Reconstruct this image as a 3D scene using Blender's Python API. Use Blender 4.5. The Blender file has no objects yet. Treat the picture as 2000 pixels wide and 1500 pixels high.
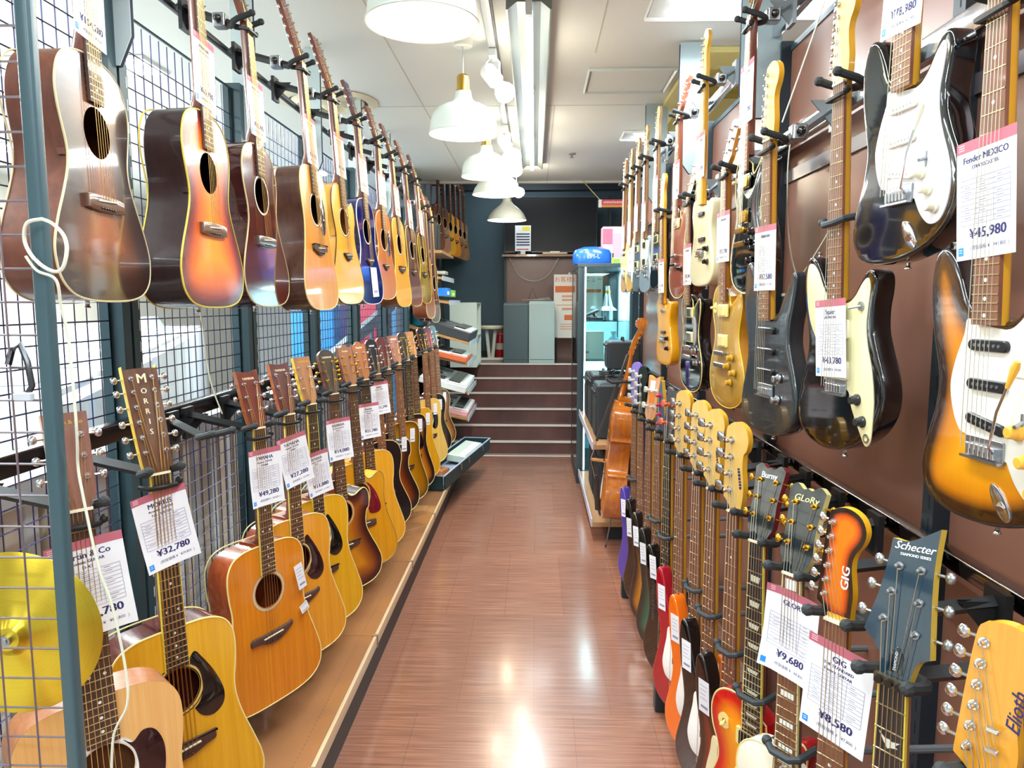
import bpy, bmesh, math, random
import numpy as np
from mathutils import Vector, Matrix
from mathutils.geometry import delaunay_2d_cdt
random.seed(7)
H = 1.58                      # camera height; tables below give heights relative to the lens
SC = bpy.context.scene
COL = SC.collection
R = math.radians

# ------------------------------------------------------------------ camera, world, light, exposure
cam_d = bpy.data.cameras.new('camera'); cam = bpy.data.objects.new('camera', cam_d); COL.objects.link(cam)
cam_d.sensor_width = 36.0; cam_d.lens = 1444.0/2000*36; cam_d.clip_start = .02
PITCH = math.atan(160/1444); YAW = math.atan(45/1444*math.cos(PITCH))
cam.location = (0, 0, H); cam.rotation_euler = (math.pi/2-PITCH, 0, YAW)
SC.camera = cam
SC.view_settings.view_transform = 'Standard'; SC.view_settings.look = 'None'
SC.view_settings.gamma = 1.0; SC.view_settings.use_curve_mapping = False
SC.view_settings.exposure = 0.2
w = bpy.data.worlds.new('World'); SC.world = w; w.use_nodes = True
w.node_tree.nodes['Background'].inputs[0].default_value = (.86, .94, 1, 1)
w.node_tree.nodes['Background'].inputs[1].default_value = .75

def area(name, loc, sx, sy, power, color=(1, 1, 1), rot=(0, 0, 0)):
    l = bpy.data.lights.new(name, 'AREA'); l.shape = 'RECTANGLE'; l.size = sx; l.size_y = sy
    l.energy = power; l.color = color
    o = bpy.data.objects.new(name, l); COL.objects.link(o); o.location = loc; o.rotation_euler = rot
    return o
COOL = (.88, .97, 1.0); WARM = (1.0, .85, .62)
CEIL = H+1.25
# tubes of the aisle trough, of the neighbouring aisles and of the shop front behind the viewer
for x, y in ((-2.6, 1.2), (-2.6, 4.0), (-2.6, 7.2), (-4.0, 2.6), (-4.0, 6)):
    area('shop_floor_light', (x, y, CEIL-.08), 1.2, .3, 110, COOL)
for x, y in ((1.05, 3.3), (1.05, 5.75), (1.9, .8), (.9, -1.2), (-1.2, -1.2)):
    area('side_aisle_light', (x, y, CEIL-.08), 1.0, .3, 34, COOL)
area('stair_room_light', (-.2, 9.1, H+1.66), .9, .25, 14, COOL)

# ------------------------------------------------------------------ materials
def lin(h):
    h = h.lstrip('#'); v = [int(h[i:i+2], 16)/255 for i in (0, 2, 4)]
    return tuple((c/12.92 if c <= .04045 else ((c+.055)/1.055)**2.4) for c in v)+(1,)
MC = {}
def _new(name):
    m = bpy.data.materials.new(name); m.use_nodes = True
    return m, m.node_tree, m.node_tree.nodes['Principled BSDF']
def pbr(col, rough=.4, metal=0., coat=0., emit=0., trans=0., var=0., alpha=1., scale=30, bump=0., spec=.5):
    k = ('p', col, rough, metal, coat, emit, trans, var, alpha, scale, bump, spec)
    if k in MC: return MC[k]
    m, t, b = _new('mat_%d' % len(MC)); MC[k] = m
    b.inputs['Base Color'].default_value = lin(col); b.inputs['Roughness'].default_value = rough
    b.inputs['Metallic'].default_value = metal; b.inputs['Coat Weight'].default_value = coat
    b.inputs['Coat Roughness'].default_value = .04; b.inputs['Specular IOR Level'].default_value = spec
    if emit: b.inputs['Emission Color'].default_value = lin(col); b.inputs['Emission Strength'].default_value = emit
    if trans: b.inputs['Transmission Weight'].default_value = trans
    if alpha < 1: b.inputs['Alpha'].default_value = alpha
    tc = t.nodes.new('ShaderNodeTexCoord'); n = t.nodes.new('ShaderNodeTexNoise')
    n.inputs['Scale'].default_value = scale; n.inputs['Detail'].default_value = 4
    t.links.new(tc.outputs['Object'], n.inputs['Vector'])
    v = var if var else .03
    mx = t.nodes.new('ShaderNodeMixRGB'); c = lin(col)
    mx.inputs[1].default_value = tuple(x*(1-v) for x in c[:3])+(1,); mx.inputs[2].default_value = tuple(min(1, x*(1+v)) for x in c[:3])+(1,)
    t.links.new(n.outputs['Fac'], mx.inputs[0]); t.links.new(mx.outputs[0], b.inputs['Base Color'])
    if bump:
        bp = t.nodes.new('ShaderNodeBump'); bp.inputs['Strength'].default_value = bump; bp.inputs['Distance'].default_value = .003
        t.links.new(n.outputs['Fac'], bp.inputs['Height']); t.links.new(bp.outputs[0], b.inputs['Normal'])
    return m
def wood(c1, c2, axis='y', rough=.35, coat=.6, fine=1., burst=None, bmax=.12):
    """grain along an axis of the piece; burst = colours from the middle outwards by distance to the edge"""
    k = ('w', c1, c2, axis, rough, coat, fine, burst, bmax)
    if k in MC: return MC[k]
    m, t, b = _new('wood_%d' % len(MC)); MC[k] = m
    b.inputs['Roughness'].default_value = rough; b.inputs['Coat Weight'].default_value = coat; b.inputs['Coat Roughness'].default_value = .05
    tc = t.nodes.new('ShaderNodeTexCoord'); mp = t.nodes.new('ShaderNodeMapping')
    s = {'y': (110, 3, 60), 'x': (3, 110, 60), 'z': (90, 90, 3)}[axis]
    mp.inputs['Scale'].default_value = tuple(v*fine for v in s)
    n = t.nodes.new('ShaderNodeTexNoise'); n.inputs['Scale'].default_value = 1; n.inputs['Detail'].default_value = 6; n.inputs['Roughness'].default_value = .6
    t.links.new(tc.outputs['Object'], mp.inputs['Vector']); t.links.new(mp.outputs[0], n.inputs['Vector'])
    rp = t.nodes.new('ShaderNodeValToRGB'); rp.color_ramp.elements[0].position = .32; rp.color_ramp.elements[1].position = .68
    rp.color_ramp.elements[0].color = lin(c1); rp.color_ramp.elements[1].color = lin(c2)
    t.links.new(n.outputs['Fac'], rp.inputs[0]); out = rp.outputs[0]
    if burst:
        at = t.nodes.new('ShaderNodeAttribute'); at.attribute_name = 'edge'
        mr = t.nodes.new('ShaderNodeMath'); mr.operation = 'DIVIDE'; mr.inputs[1].default_value = bmax; mr.use_clamp = True
        t.links.new(at.outputs['Fac'], mr.inputs[0])
        cr = t.nodes.new('ShaderNodeValToRGB'); e = cr.color_ramp.elements
        for i, (p, c) in enumerate(burst):
            el = e[i] if i < 2 else e.new(p)
            el.position = p; el.color = lin(c)
        mx = t.nodes.new('ShaderNodeMixRGB'); mx.blend_type = 'MULTIPLY'; mx.inputs[0].default_value = .35
        t.links.new(mr.outputs[0], cr.inputs[0]); t.links.new(cr.outputs[0], mx.inputs[1]); t.links.new(rp.outputs[0], mx.inputs[2]); out = mx.outputs[0]
    t.links.new(out, b.inputs['Base Color'])
    return m
def glow(col, s):
    return pbr(col, .5, emit=s)
CHROME = pbr('#d8dade', .14, 1.); STEEL = pbr('#a8acb0', .3, 1.); GOLD = pbr('#d8a838', .22, 1.)
BLACKM = pbr('#17191b', .4); RUBBER = pbr('#2c3032', .75); GLOSSB = pbr('#0a0b0d', .12, coat=1.)
IVORY = pbr('#efe6c8', .35); CREAM = pbr('#ead78c', .35); WHITEP = pbr('#efefeb', .3)
PAPER = pbr('#e6e7ec', .7, spec=.2); INK = pbr('#2a2560', .7); ROSEBAND = pbr('#b86474', .7); LOGO = pbr('#1c8ae6', .6); RULE = pbr('#8e8bab', .8)
STEELBLUE = pbr('#2b444c', .42); STRING = pbr('#d9d2bd', .3, 1.); BRONZE = pbr('#d8b070', .3, 1.)
FRET = pbr('#d9cf9c', .3, 1.); PEARL = pbr('#e9ece4', .25); ROSEW = wood('#3f2a24', '#5c4034', rough=.5, coat=.1)
ROSEWL = wood('#6d4432', '#86573f', rough=.5, coat=.1); EBONY = wood('#251f1f', '#382e2b', rough=.5, coat=.1)
MAPLE = wood('#e6b95e', '#f0cb78', coat=.7); MAPLEN = wood('#d99a1c', '#e8b02e', coat=.7); MAHOG = wood('#6b3322', '#84452c')
TORT = pbr('#2a1114', .2, coat=.8, var=.8, scale=60)

# ------------------------------------------------------------------ mesh helpers
class MB:
    def __init__(s): s.v = []; s.f = []; s.mi = []; s.cur = 0
    def add(s, vs, fs, M=None):
        o = len(s.v)
        s.v += [tuple(M @ Vector(p)) if M is not None else tuple(p) for p in vs]
        for f in fs: s.f.append(tuple(i+o for i in f)); s.mi.append(s.cur)
        return s
    def mat(s, i): s.cur = i; return s
    def box(s, x0, x1, y0, y1, z0, z1, M=None):
        vs = [(x, y, z) for z in (z0, z1) for y in (y0, y1) for x in (x0, x1)]
        return s.add(vs, [(0, 2, 3, 1), (4, 5, 7, 6), (0, 1, 5, 4), (2, 6, 7, 3), (0, 4, 6, 2), (1, 3, 7, 5)], M)
    def rbox(s, x0, x1, y0, y1, z0, z1, r=.01, M=None, ax='z'):
        """box with rounded vertical edges and eased top and bottom"""
        sw = {'z': (0, 1, 2), 'x': (1, 2, 0), 'y': (0, 2, 1)}[ax]
        lo = (x0, y0, z0); hi = (x1, y1, z1); a0, b0, c0 = (lo[i] for i in sw); a1, b1, c1 = (hi[i] for i in sw)
        P = []
        for cx, cy, st in ((a1-r, b1-r, 0), (a0+r, b1-r, 90), (a0+r, b0+r, 180), (a1-r, b0+r, 270)):
            for k in range(5): t = R(st+k*22.5); P.append((cx+r*math.cos(t), cy+r*math.sin(t)))
        e = min(r*.5, (c1-c0)*.2); cxm, cym = (a0+a1)/2, (b0+b1)/2
        sh = lambda p: (cxm+(p[0]-cxm)*(1-e/(abs(a1-a0)/2)), cym+(p[1]-cym)*(1-e/(abs(b1-b0)/2)))
        vs = []
        for q, z in (([sh(p) for p in P], c0), (P, c0+e), (P, c1-e), ([sh(p) for p in P], c1)):
            for p in q:
                t = [0, 0, 0]; t[sw[0]] = p[0]; t[sw[1]] = p[1]; t[sw[2]] = z; vs.append(tuple(t))
        n = len(P); fs = []
        for k in range(3):
            for i in range(n): j = (i+1) % n; fs.append((k*n+i, k*n+j, k*n+n+j, k*n+n+i))
        fs.append(tuple(range(n))[::-1]); fs.append(tuple(range(3*n, 4*n)))
        return s.add(vs, fs, M)
    def cyl(s, p0, p1, r0, r1=None, n=12, M=None, caps=True):
        r1 = r0 if r1 is None else r1
        return s.loft([(p0, r0), (p1, r1)], n, M, caps)
    def loft(s, rings, n=10, M=None, caps=True):
        """round sections along a path: [(point, radius)]"""
        P = [Vector(p) for p, r in rings]; vs = []; up = None
        for i, (p, r) in enumerate(rings):
            d = (P[min(i+1, len(P)-1)]-P[max(i-1, 0)])
            d = d.normalized() if d.length > 1e-9 else Vector((0, 0, 1))
            if up is None: up = Vector((0, 0, 1)) if abs(d.z) < .9 else Vector((1, 0, 0))
            a = d.cross(up).normalized(); up = a.cross(d).normalized()
            for k in range(n): t = 2*math.pi*k/n; vs.append(P[i]+a*(r*math.cos(t))+up*(r*math.sin(t)))
        fs = []
        for i in range(len(P)-1):
            for k in range(n): j = (k+1) % n; fs.append((i*n+k, i*n+j, i*n+n+j, i*n+n+k))
        if caps: fs.append(tuple(range(n))[::-1]); fs.append(tuple(range((len(P)-1)*n, len(P)*n)))
        return s.add(vs, fs, M)
    def tube(s, pts, r, n=8, M=None, closed=False):
        if not closed: return s.loft([(p, r) for p in pts], n, M)
        P = [Vector(p) for p in pts]; m = len(P); vs = []; up = Vector((0, 0, 1))
        for i in range(m):
            d = (P[(i+1) % m]-P[i-1]).normalized(); a = d.cross(up).normalized(); u = a.cross(d)
            for k in range(n): t = 2*math.pi*k/n; vs.append(P[i]+a*(r*math.cos(t))+u*(r*math.sin(t)))
        fs = [(i*n+k, i*n+(k+1) % n, ((i+1) % m)*n+(k+1) % n, ((i+1) % m)*n+k) for i in range(m) for k in range(n)]
        return s.add(vs, fs, M)
    def lathe(s, prof, n=24, M=None, c=(0, 0, 0)):
        vs = []; fs = []
        for r, z in prof:
            for k in range(n): t = 2*math.pi*k/n; vs.append((c[0]+r*math.cos(t), c[1]+r*math.sin(t), c[2]+z))
        for i in range(len(prof)-1):
            for k in range(n): j = (k+1) % n; fs.append((i*n+k, i*n+j, i*n+n+j, i*n+n+k))
        return s.add(vs, fs, M)
    def disc(s, c, r, z, n=14, M=None):
        return s.add([(c[0]+r*math.cos(2*math.pi*k/n), c[1]+r*math.sin(2*math.pi*k/n), z) for k in range(n)], [tuple(range(n))], M)
    def ell(s, c, rx, ry, rz, n=10, M=None):
        vs = []; fs = []; m = n//2+1
        for i in range(m+1):
            p = math.pi*i/m
            for k in range(n): t = 2*math.pi*k/n; vs.append((c[0]+rx*math.sin(p)*math.cos(t), c[1]+ry*math.sin(p)*math.sin(t), c[2]+rz*math.cos(p)))
        for i in range(m):
            for k in range(n): j = (k+1) % n; fs.append((i*n+k, i*n+n+k, i*n+n+j, i*n+j))
        return s.add(vs, fs, M)
    def prism(s, out, z0, z1, b=0., M=None):
        """outline in x,y swept in z with an eased front edge"""
        n = len(out); rings = [(out, z0), (out, z1-b)] if b else [(out, z0), (out, z1)]
        if b: rings += [(offset(out, b*.3), z1-b*.3), (offset(out, b), z1)]
        vs = [(p[0], p[1], z) for o, z in rings for p in o]; fs = []
        for k in range(len(rings)-1):
            for i in range(n): j = (i+1) % n; fs.append((k*n+i, k*n+j, k*n+n+j, k*n+n+i))
        fs.append(tuple(range(n))[::-1]); fs.append(tuple(range((len(rings)-1)*n, len(rings)*n)))
        return s.add(vs, fs, M)
    def mesh(s, name, nmat=1, sharp=35, attr=None):
        me = bpy.data.meshes.new(name); me.from_pydata(s.v, [], s.f)
        for _ in range(nmat): me.materials.append(None)
        if nmat > 1: me.polygons.foreach_set('material_index', s.mi)
        if attr is not None:
            a = me.attributes.new('edge', 'FLOAT', 'POINT'); a.data.foreach_set('value', attr)
        bm = bmesh.new(); bm.from_mesh(me); bmesh.ops.recalc_face_normals(bm, faces=bm.faces); bm.to_mesh(me); bm.free()
        if sharp:
            me.polygons.foreach_set('use_smooth', [True]*len(me.polygons)); me.set_sharp_from_angle(angle=R(sharp))
        me.update(); return me

def put(name, me, mats, parent=None, label=None):
    """link one mesh object; the mesh may be shared, so materials sit on the object"""
    o = bpy.data.objects.new(name, me); COL.objects.link(o)
    mats = mats if isinstance(mats, (list, tuple)) else [mats]
    for i, m in enumerate(mats):
        if i < len(o.material_slots): o.material_slots[i].link = 'OBJECT'; o.material_slots[i].material = m
    if parent is not None: o.parent = parent
    if label: o['label'] = label
    return o
def obj(name, mb, mats, parent=None, label=None, sharp=35):
    n = len(mats) if isinstance(mats, (list, tuple)) else 1
    return put(name, mb.mesh(name, n, sharp), mats, parent, label)
def tag(o, label, cat, group=None, kind=None):
    o['label'] = label; o['category'] = cat
    if group: o['group'] = group
    if kind: o['kind'] = kind
    return o
def thing(name, label, cat, M=None, group=None):
    o = bpy.data.objects.new(name, None); COL.objects.link(o); o.empty_display_size = .05
    if M is not None:
        if isinstance(M, Matrix): o.matrix_world = M
        else: o.location = M
    return tag(o, label, cat, group)
def struct(name, mb, m, parent=None, label=None):
    o = obj(name, mb, m, parent)
    if parent is None: o['kind'] = 'structure'
    if label: o['label'] = label
    return o

def cat(pts, n=6):
    """closed smooth outline; a point given twice in a row stays a corner"""
    P = [np.array(p, float) for p in pts]; m = len(P); out = []
    for i in range(m):
        p0, p1, p2, p3 = P[i-1], P[i], P[(i+1) % m], P[(i+2) % m]
        if np.allclose(p1, p2): continue
        if np.allclose(p0, p1) and np.allclose(p2, p3): out.append(p1); continue
        for k in range(n):
            t = k/n
            out.append(.5*((2*p1)+(-p0+p2)*t+(2*p0-5*p1+4*p2-p3)*t*t+(-p0+3*p1-3*p2+p3)*t**3))
    return [(float(p[0]), float(p[1])) for p in out]
def mm(pts): return [(x/1000, y/1000) for x, y in pts]
def area2(o): return sum(o[i-1][0]*o[i][1]-o[i][0]*o[i-1][1] for i in range(len(o)))/2
def offset(o, d):
    """move an outline inwards by d"""
    s = 1 if area2(o) > 0 else -1; n = len(o); r = []
    for i in range(n):
        a, b = np.array(o[i-1]), np.array(o[(i+1) % n]); t = b-a; L = np.linalg.norm(t)
        if L < 1e-9: r.append(o[i]); continue
        r.append((o[i][0]-s*t[1]/L*d, o[i][1]+s*t[0]/L*d))
    return r
def seg_dist(P, o):
    P = np.asarray(P, float); A = np.array(o); B = np.roll(A, -1, 0); d = np.full(len(P), 1e9)
    for a, b in zip(A, B):
        ab = b-a; L = ab@ab
        t = np.clip(((P-a)@ab)/L, 0, 1) if L > 1e-14 else np.zeros(len(P))
        d = np.minimum(d, np.linalg.norm(P-(a+t[:, None]*ab), axis=1))
    return d
def inside(P, o):
    P = np.asarray(P, float); r = np.zeros(len(P), bool); n = len(o)
    for i in range(n):
        x0, y0 = o[i-1]; x1, y1 = o[i]
        if y0 == y1: continue
        c = ((y0 > P[:, 1]) != (y1 > P[:, 1])) & (P[:, 0] < (x1-x0)*(P[:, 1]-y0)/(y1-y0)+x0); r ^= c
    return r
def fill2d(loops, step):
    """triangles of the region inside loops[0] and outside the others, with inner points"""
    pts = []; edges = []
    for lp in loops:
        o = len(pts); pts += list(lp); edges += [(o+i, o+(i+1) % len(lp)) for i in range(len(lp))]
    A = np.array(loops[0]); lo, hi = A.min(0), A.max(0)
    g = np.array([(x+(step/2 if k % 2 else 0), y) for k, y in enumerate(np.arange(lo[1], hi[1], step*.87)) for x in np.arange(lo[0], hi[0], step)])
    ok = inside(g, loops[0])
    for lp in loops[1:]: ok &= ~inside(g, lp)
    g = g[ok]; d = np.min([seg_dist(g, lp) for lp in loops], 0); g = g[d > step*.55]
    V = [Vector(p) for p in pts]+[Vector(p) for p in g.tolist()]
    v, e, f, ov, oe, of = delaunay_2d_cdt(V, edges, [], 0, 1e-7)
    v = np.array([tuple(p) for p in v]); f = [tuple(t) for t in f if len(t) == 3]
    c = np.array([(v[a]+v[b]+v[q])/3 for a, b, q in f]); ok = inside(c, loops[0])
    for lp in loops[1:]: ok &= ~inside(c, lp)
    return v, [t for t, k in zip(f, ok) if k]

# ------------------------------------------------------------------ lettering
TX = {}
def text_geo(s, size, align='CENTER', font_shear=0.):
    k = (s, size, align, font_shear)
    if k in TX: return TX[k]
    c = bpy.data.curves.new('t', 'FONT'); c.body = s; c.size = size; c.align_x = align; c.align_y = 'CENTER'; c.resolution_u = 2; c.shear = font_shear
    o = bpy.data.objects.new('t', c); COL.objects.link(o)
    me = bpy.data.meshes.new_from_object(o.evaluated_get(bpy.context.evaluated_depsgraph_get()))
    vs = [tuple(v.co) for v in me.vertices]; fs = [tuple(p.vertices) for p in me.polygons]
    bpy.data.objects.remove(o); bpy.data.curves.remove(c); bpy.data.meshes.remove(me)
    TX[k] = (vs, fs); return TX[k]
def marks(mb, x, y, wd, h, z, M=None, rot=0.):
    """a line of print too small to read: a row of short dashes"""
    c, s = math.cos(rot), math.sin(rot); p = -wd/2; k = 0
    while p < wd/2-.001:
        q = min(wd/2, p+h*(.5+.35*((k*5) % 4)/3)); P = [(p, -h/2), (q, -h/2), (q, h/2*(1 if k % 3 else .6)), (p, h/2)]
        mb.add([(x+c*a-s*b, y+s*a+c*b, z) for a, b in P], [(0, 1, 2, 3)], M); p = q+h*.22; k += 1
def text(mb, s, size, x, y, z=0., M=None, align='CENTER', rot=0., sx=1., bold=0., shear=0.):
    vs, fs = text_geo(s, size, align, shear); c, sn = math.cos(rot), math.sin(rot)
    offs = ((0, 0),) if not bold else ((-bold, 0), (bold, 0))
    for i, (ox, oy) in enumerate(offs):
        mb.add([(x+c*(p[0]*sx+ox)-sn*(p[1]+oy), y+sn*(p[0]*sx+ox)+c*(p[1]+oy), z+i*.00002) for p in vs], fs, M)
# ------------------------------------------------------------------ instruments: frame at the nut, x right, y up the neck, z out of the face
def frame(N, side, th, tilt, z_rel=True):
    u = Vector((-math.sin(R(tilt)), 0, math.cos(R(tilt))))
    n = Vector((math.cos(R(th))*(1 if side == 'L' else -1), -math.sin(R(th)), 0))
    z = (n-n.dot(u)*u).normalized(); x = u.cross(z)
    p = Vector((N[0], N[1], N[2]+H))
    return Matrix(((x.x, u.x, z.x, p.x), (x.y, u.y, z.y, p.y), (x.z, u.z, z.z, p.z), (0, 0, 0, 1)))

HALF = {
 'dread': [(0, 0), (40, 0), (85, 4), (122, 20), (141, 50), (146, 88), (143, 135), (137, 178), (139, 220), (152, 272), (175, 335), (194, 392), (198, 430), (186, 466), (150, 493), (90, 506), (0, 509)],
 'om': [(0, 0), (40, 1), (88, 12), (122, 38), (139, 80), (138, 122), (127, 165), (119, 200), (123, 238), (144, 285), (171, 335), (190, 382), (191, 415), (178, 450), (142, 476), (84, 488), (0, 491)],
 'small': [(0, 0), (36, 1), (78, 12), (108, 36), (121, 75), (118, 112), (108, 150), (104, 182), (112, 222), (132, 268), (155, 315), (170, 358), (171, 390), (160, 424), (128, 450), (72, 463), (0, 466)],
}
CUTR = [(27, 8), (27, 8), (29, 50), (44, 78), (70, 82), (98, 68), (120, 62), (137, 76), (144, 104), (141, 145)]
YB = -.358
def ac_outline(shape, cut):
    h = HALF[shape]; right = [p for p in h]
    if cut:
        k = [i for i, p in enumerate(h) if p[1] > 150][0]; right = CUTR+h[k:]
    left = [(-a, b) for a, b in h[::-1]][1:-1]
    pts = right+left if not cut else right+left+[(0, 0), (20, 0), (20, 0)]
    if not cut: pts = right+left
    return [(x/1000, YB-s/1000) for x, s in cat(pts, 5)]
GC = {}
def cached(key, fn):
    if key not in GC: GC[key] = fn()
    return GC[key]
HOLE_Y = {'dread': -.148, 'om': -.150, 'small': -.150}; SAD = -.645
ZT = -.0075                    # face of the soundboard under the plane of the fingerboard
def circ(r, y, n=36): return [(r*math.cos(2*math.pi*k/n), y+r*math.sin(2*math.pi*k/n)) for k in range(n)]
def ac_top(shape, cut):
    o = ac_outline(shape, cut); v, f = fill2d([o, circ(.051, YB+HOLE_Y[shape])], .013)
    b = MB(); b.add([(p[0], p[1], ZT) for p in v], f)
    return b.mesh('soundboard', attr=seg_dist(v, o).tolist(), sharp=0)
def ac_shell(shape, cut, depth):
    o = ac_outline(shape, cut); n = len(o); b = MB()
    zz = lambda p: ZT-depth+(.018*max(0, (p[1]-(YB-.25))/.25) if p[1] > YB-.25 else 0)
    i2 = offset(o, .003)
    vs = [(p[0], p[1], ZT-.0005) for p in o]+[(p[0], p[1], zz(p)+.003) for p in o]+[(q[0], q[1], zz(p)) for p, q in zip(o, i2)]
    fs = [(k*n+i, k*n+(i+1) % n, k*n+n+(i+1) % n, k*n+n+i) for k in range(2) for i in range(n)]+[tuple(range(2*n, 3*n))]
    b.add(vs, fs)
    b.box(-.125, .125, YB-.215, YB-.203, ZT-.016, ZT-.003)     # brace seen through the hole
    b.box(-.03, .03, YB-.012, YB+.006, zz((0, YB))+.004, -.012)
    return b.mesh('body')
def ac_edge(shape, cut, z, r=.0024):
    b = MB(); b.tube([(p[0], p[1], z) for p in ac_outline(shape, cut)], r, 5, closed=True); return b.mesh('binding')
def neck_mesh(w0, w1, y1, heel, dz=.020, heel_depth=.085):
    b = MB(); ys = [.012, 0, -.06, -.14, -.22, y1+.05, y1+.012, y1]; n = 9; vs = []
    for i, y in enumerate(ys):
        t = max(0, -y)/(-y1); wd = (w0+(w1-w0)*t)/2-.0006; d = dz+.003*t
        if i == 6 and heel: d = .034
        if i == 7 and heel: d = heel_depth; wd *= .8
        for k in range(n):
            a = math.pi*k/(n-1); c, s_ = math.cos(a), math.sin(a)
            vs.append((wd*math.copysign(abs(c)**.8, c), y, -.0058-d*abs(s_)**.75))
    fs = [(i*n+k, i*n+k+1, i*n+n+k+1, i*n+n+k) for i in range(len(ys)-1) for k in range(n-1)]
    fs += [(i*n, i*n+n, i*n+2*n-1, i*n+n-1) for i in range(len(ys)-1)]+[tuple(range(n)), tuple(range((len(ys)-1)*n, len(ys)*n))]
    b.add(vs, fs); return b.mesh('neck', sharp=50)
DOTS = {3: 1, 5: 1, 7: 1, 9: 1, 12: 2, 15: 1, 17: 1, 19: 1, 21: 1}
def fret_y(scale, k): return -scale*(1-2**(-k/12))
def board_mesh(w0, w1, scale, nf, inlay, bound=False):
    """fingerboard, its frets standing on it as ridges, inlays let into it"""
    b = MB(); yl = fret_y(scale, nf+.75); W = lambda y: (w0+(w1-w0)*(-y/-yl))/2; prof = [(0., 0., 0)]
    for k in range(1, nf+1):
        y = fret_y(scale, k); prof += [(y+.0011, 0., 0), (y+.0006, .0010, 1), (y-.0006, .0010, 1), (y-.0011, 0., 1)]
    prof.append((yl, 0., 0))
    for i in range(len(prof)-1):
        (y0, z0, m0), (y1, z1, m1) = prof[i], prof[i+1]; b.mat(1 if m1 else 0); a, c = W(y0), W(y1)
        b.add([(-a, y0, z0), (a, y0, z0), (c, y1, z1), (-c, y1, z1)], [(0, 1, 2, 3)])
    b.mat(3 if bound else 0); a, c = W(0), W(yl)
    b.add([(-a, 0, 0), (-c, yl, 0), (-c, yl, -.006), (-a, 0, -.006)], [(0, 1, 2, 3)])
    b.add([(a, 0, 0), (c, yl, 0), (c, yl, -.006), (a, 0, -.006)], [(0, 1, 2, 3)])
    if bound:
        for s in (-1, 1): b.add([(s*a, 0, .0002), (s*(a-.0022), 0, .0002), (s*(c-.0022), yl, .0002), (s*c, yl, .0002)], [(0, 1, 2, 3)])
    b.mat(0); b.add([(-c, yl, 0), (c, yl, 0), (c, yl, -.006), (-c, yl, -.006)], [(0, 1, 2, 3)]); b.mat(2)
    for k, n in DOTS.items():
        if k > nf: continue
        y = (fret_y(scale, k)+fret_y(scale, k-1))/2; hgt = abs(fret_y(scale, k)-fret_y(scale, k-1)); wd = W(y)
        if inlay == 'dot':
            for x in ((0,) if n == 1 else (-wd*.5, wd*.5)): b.disc((x, y), .0032, .0004, 10)
        elif inlay == 'trap':
            q = hgt*.26; b.add([(-wd*.62, y+q, .0004), (wd*.62, y+q*.8, .0004), (wd*.48, y-q, .0004), (-wd*.5, y-q*.9, .0004)], [(0, 1, 2, 3)])
        elif inlay == 'block':
            q = hgt*.27; b.add([(-wd*.62, y+q, .0004), (wd*.62, y+q, .0004), (wd*.62, y-q, .0004), (-wd*.62, y-q, .0004)], [(0, 1, 2, 3)])
        elif inlay == 'bird':
            P = [(-.016, .012), (-.006, .004), (0, .005), (.004, .003), (.016, .006), (.009, -.001), (.013, -.004), (.002, -.007), (-.002, -.010), (-.007, -.003)]
            b.add([(p[0], y+p[1], .0004) for p in P], [tuple(range(10))])
    if inlay == 'block':
        q = abs(fret_y(scale, 1))*.3; y = fret_y(scale, 1)/2; b.add([(-.013, y+q, .0004), (.013, y+q, .0004), (.013, y-q, .0004), (-.013, y-q, .0004)], [(0, 1, 2, 3)])
    return b.mesh('fingerboard', 4, sharp=30)

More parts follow.
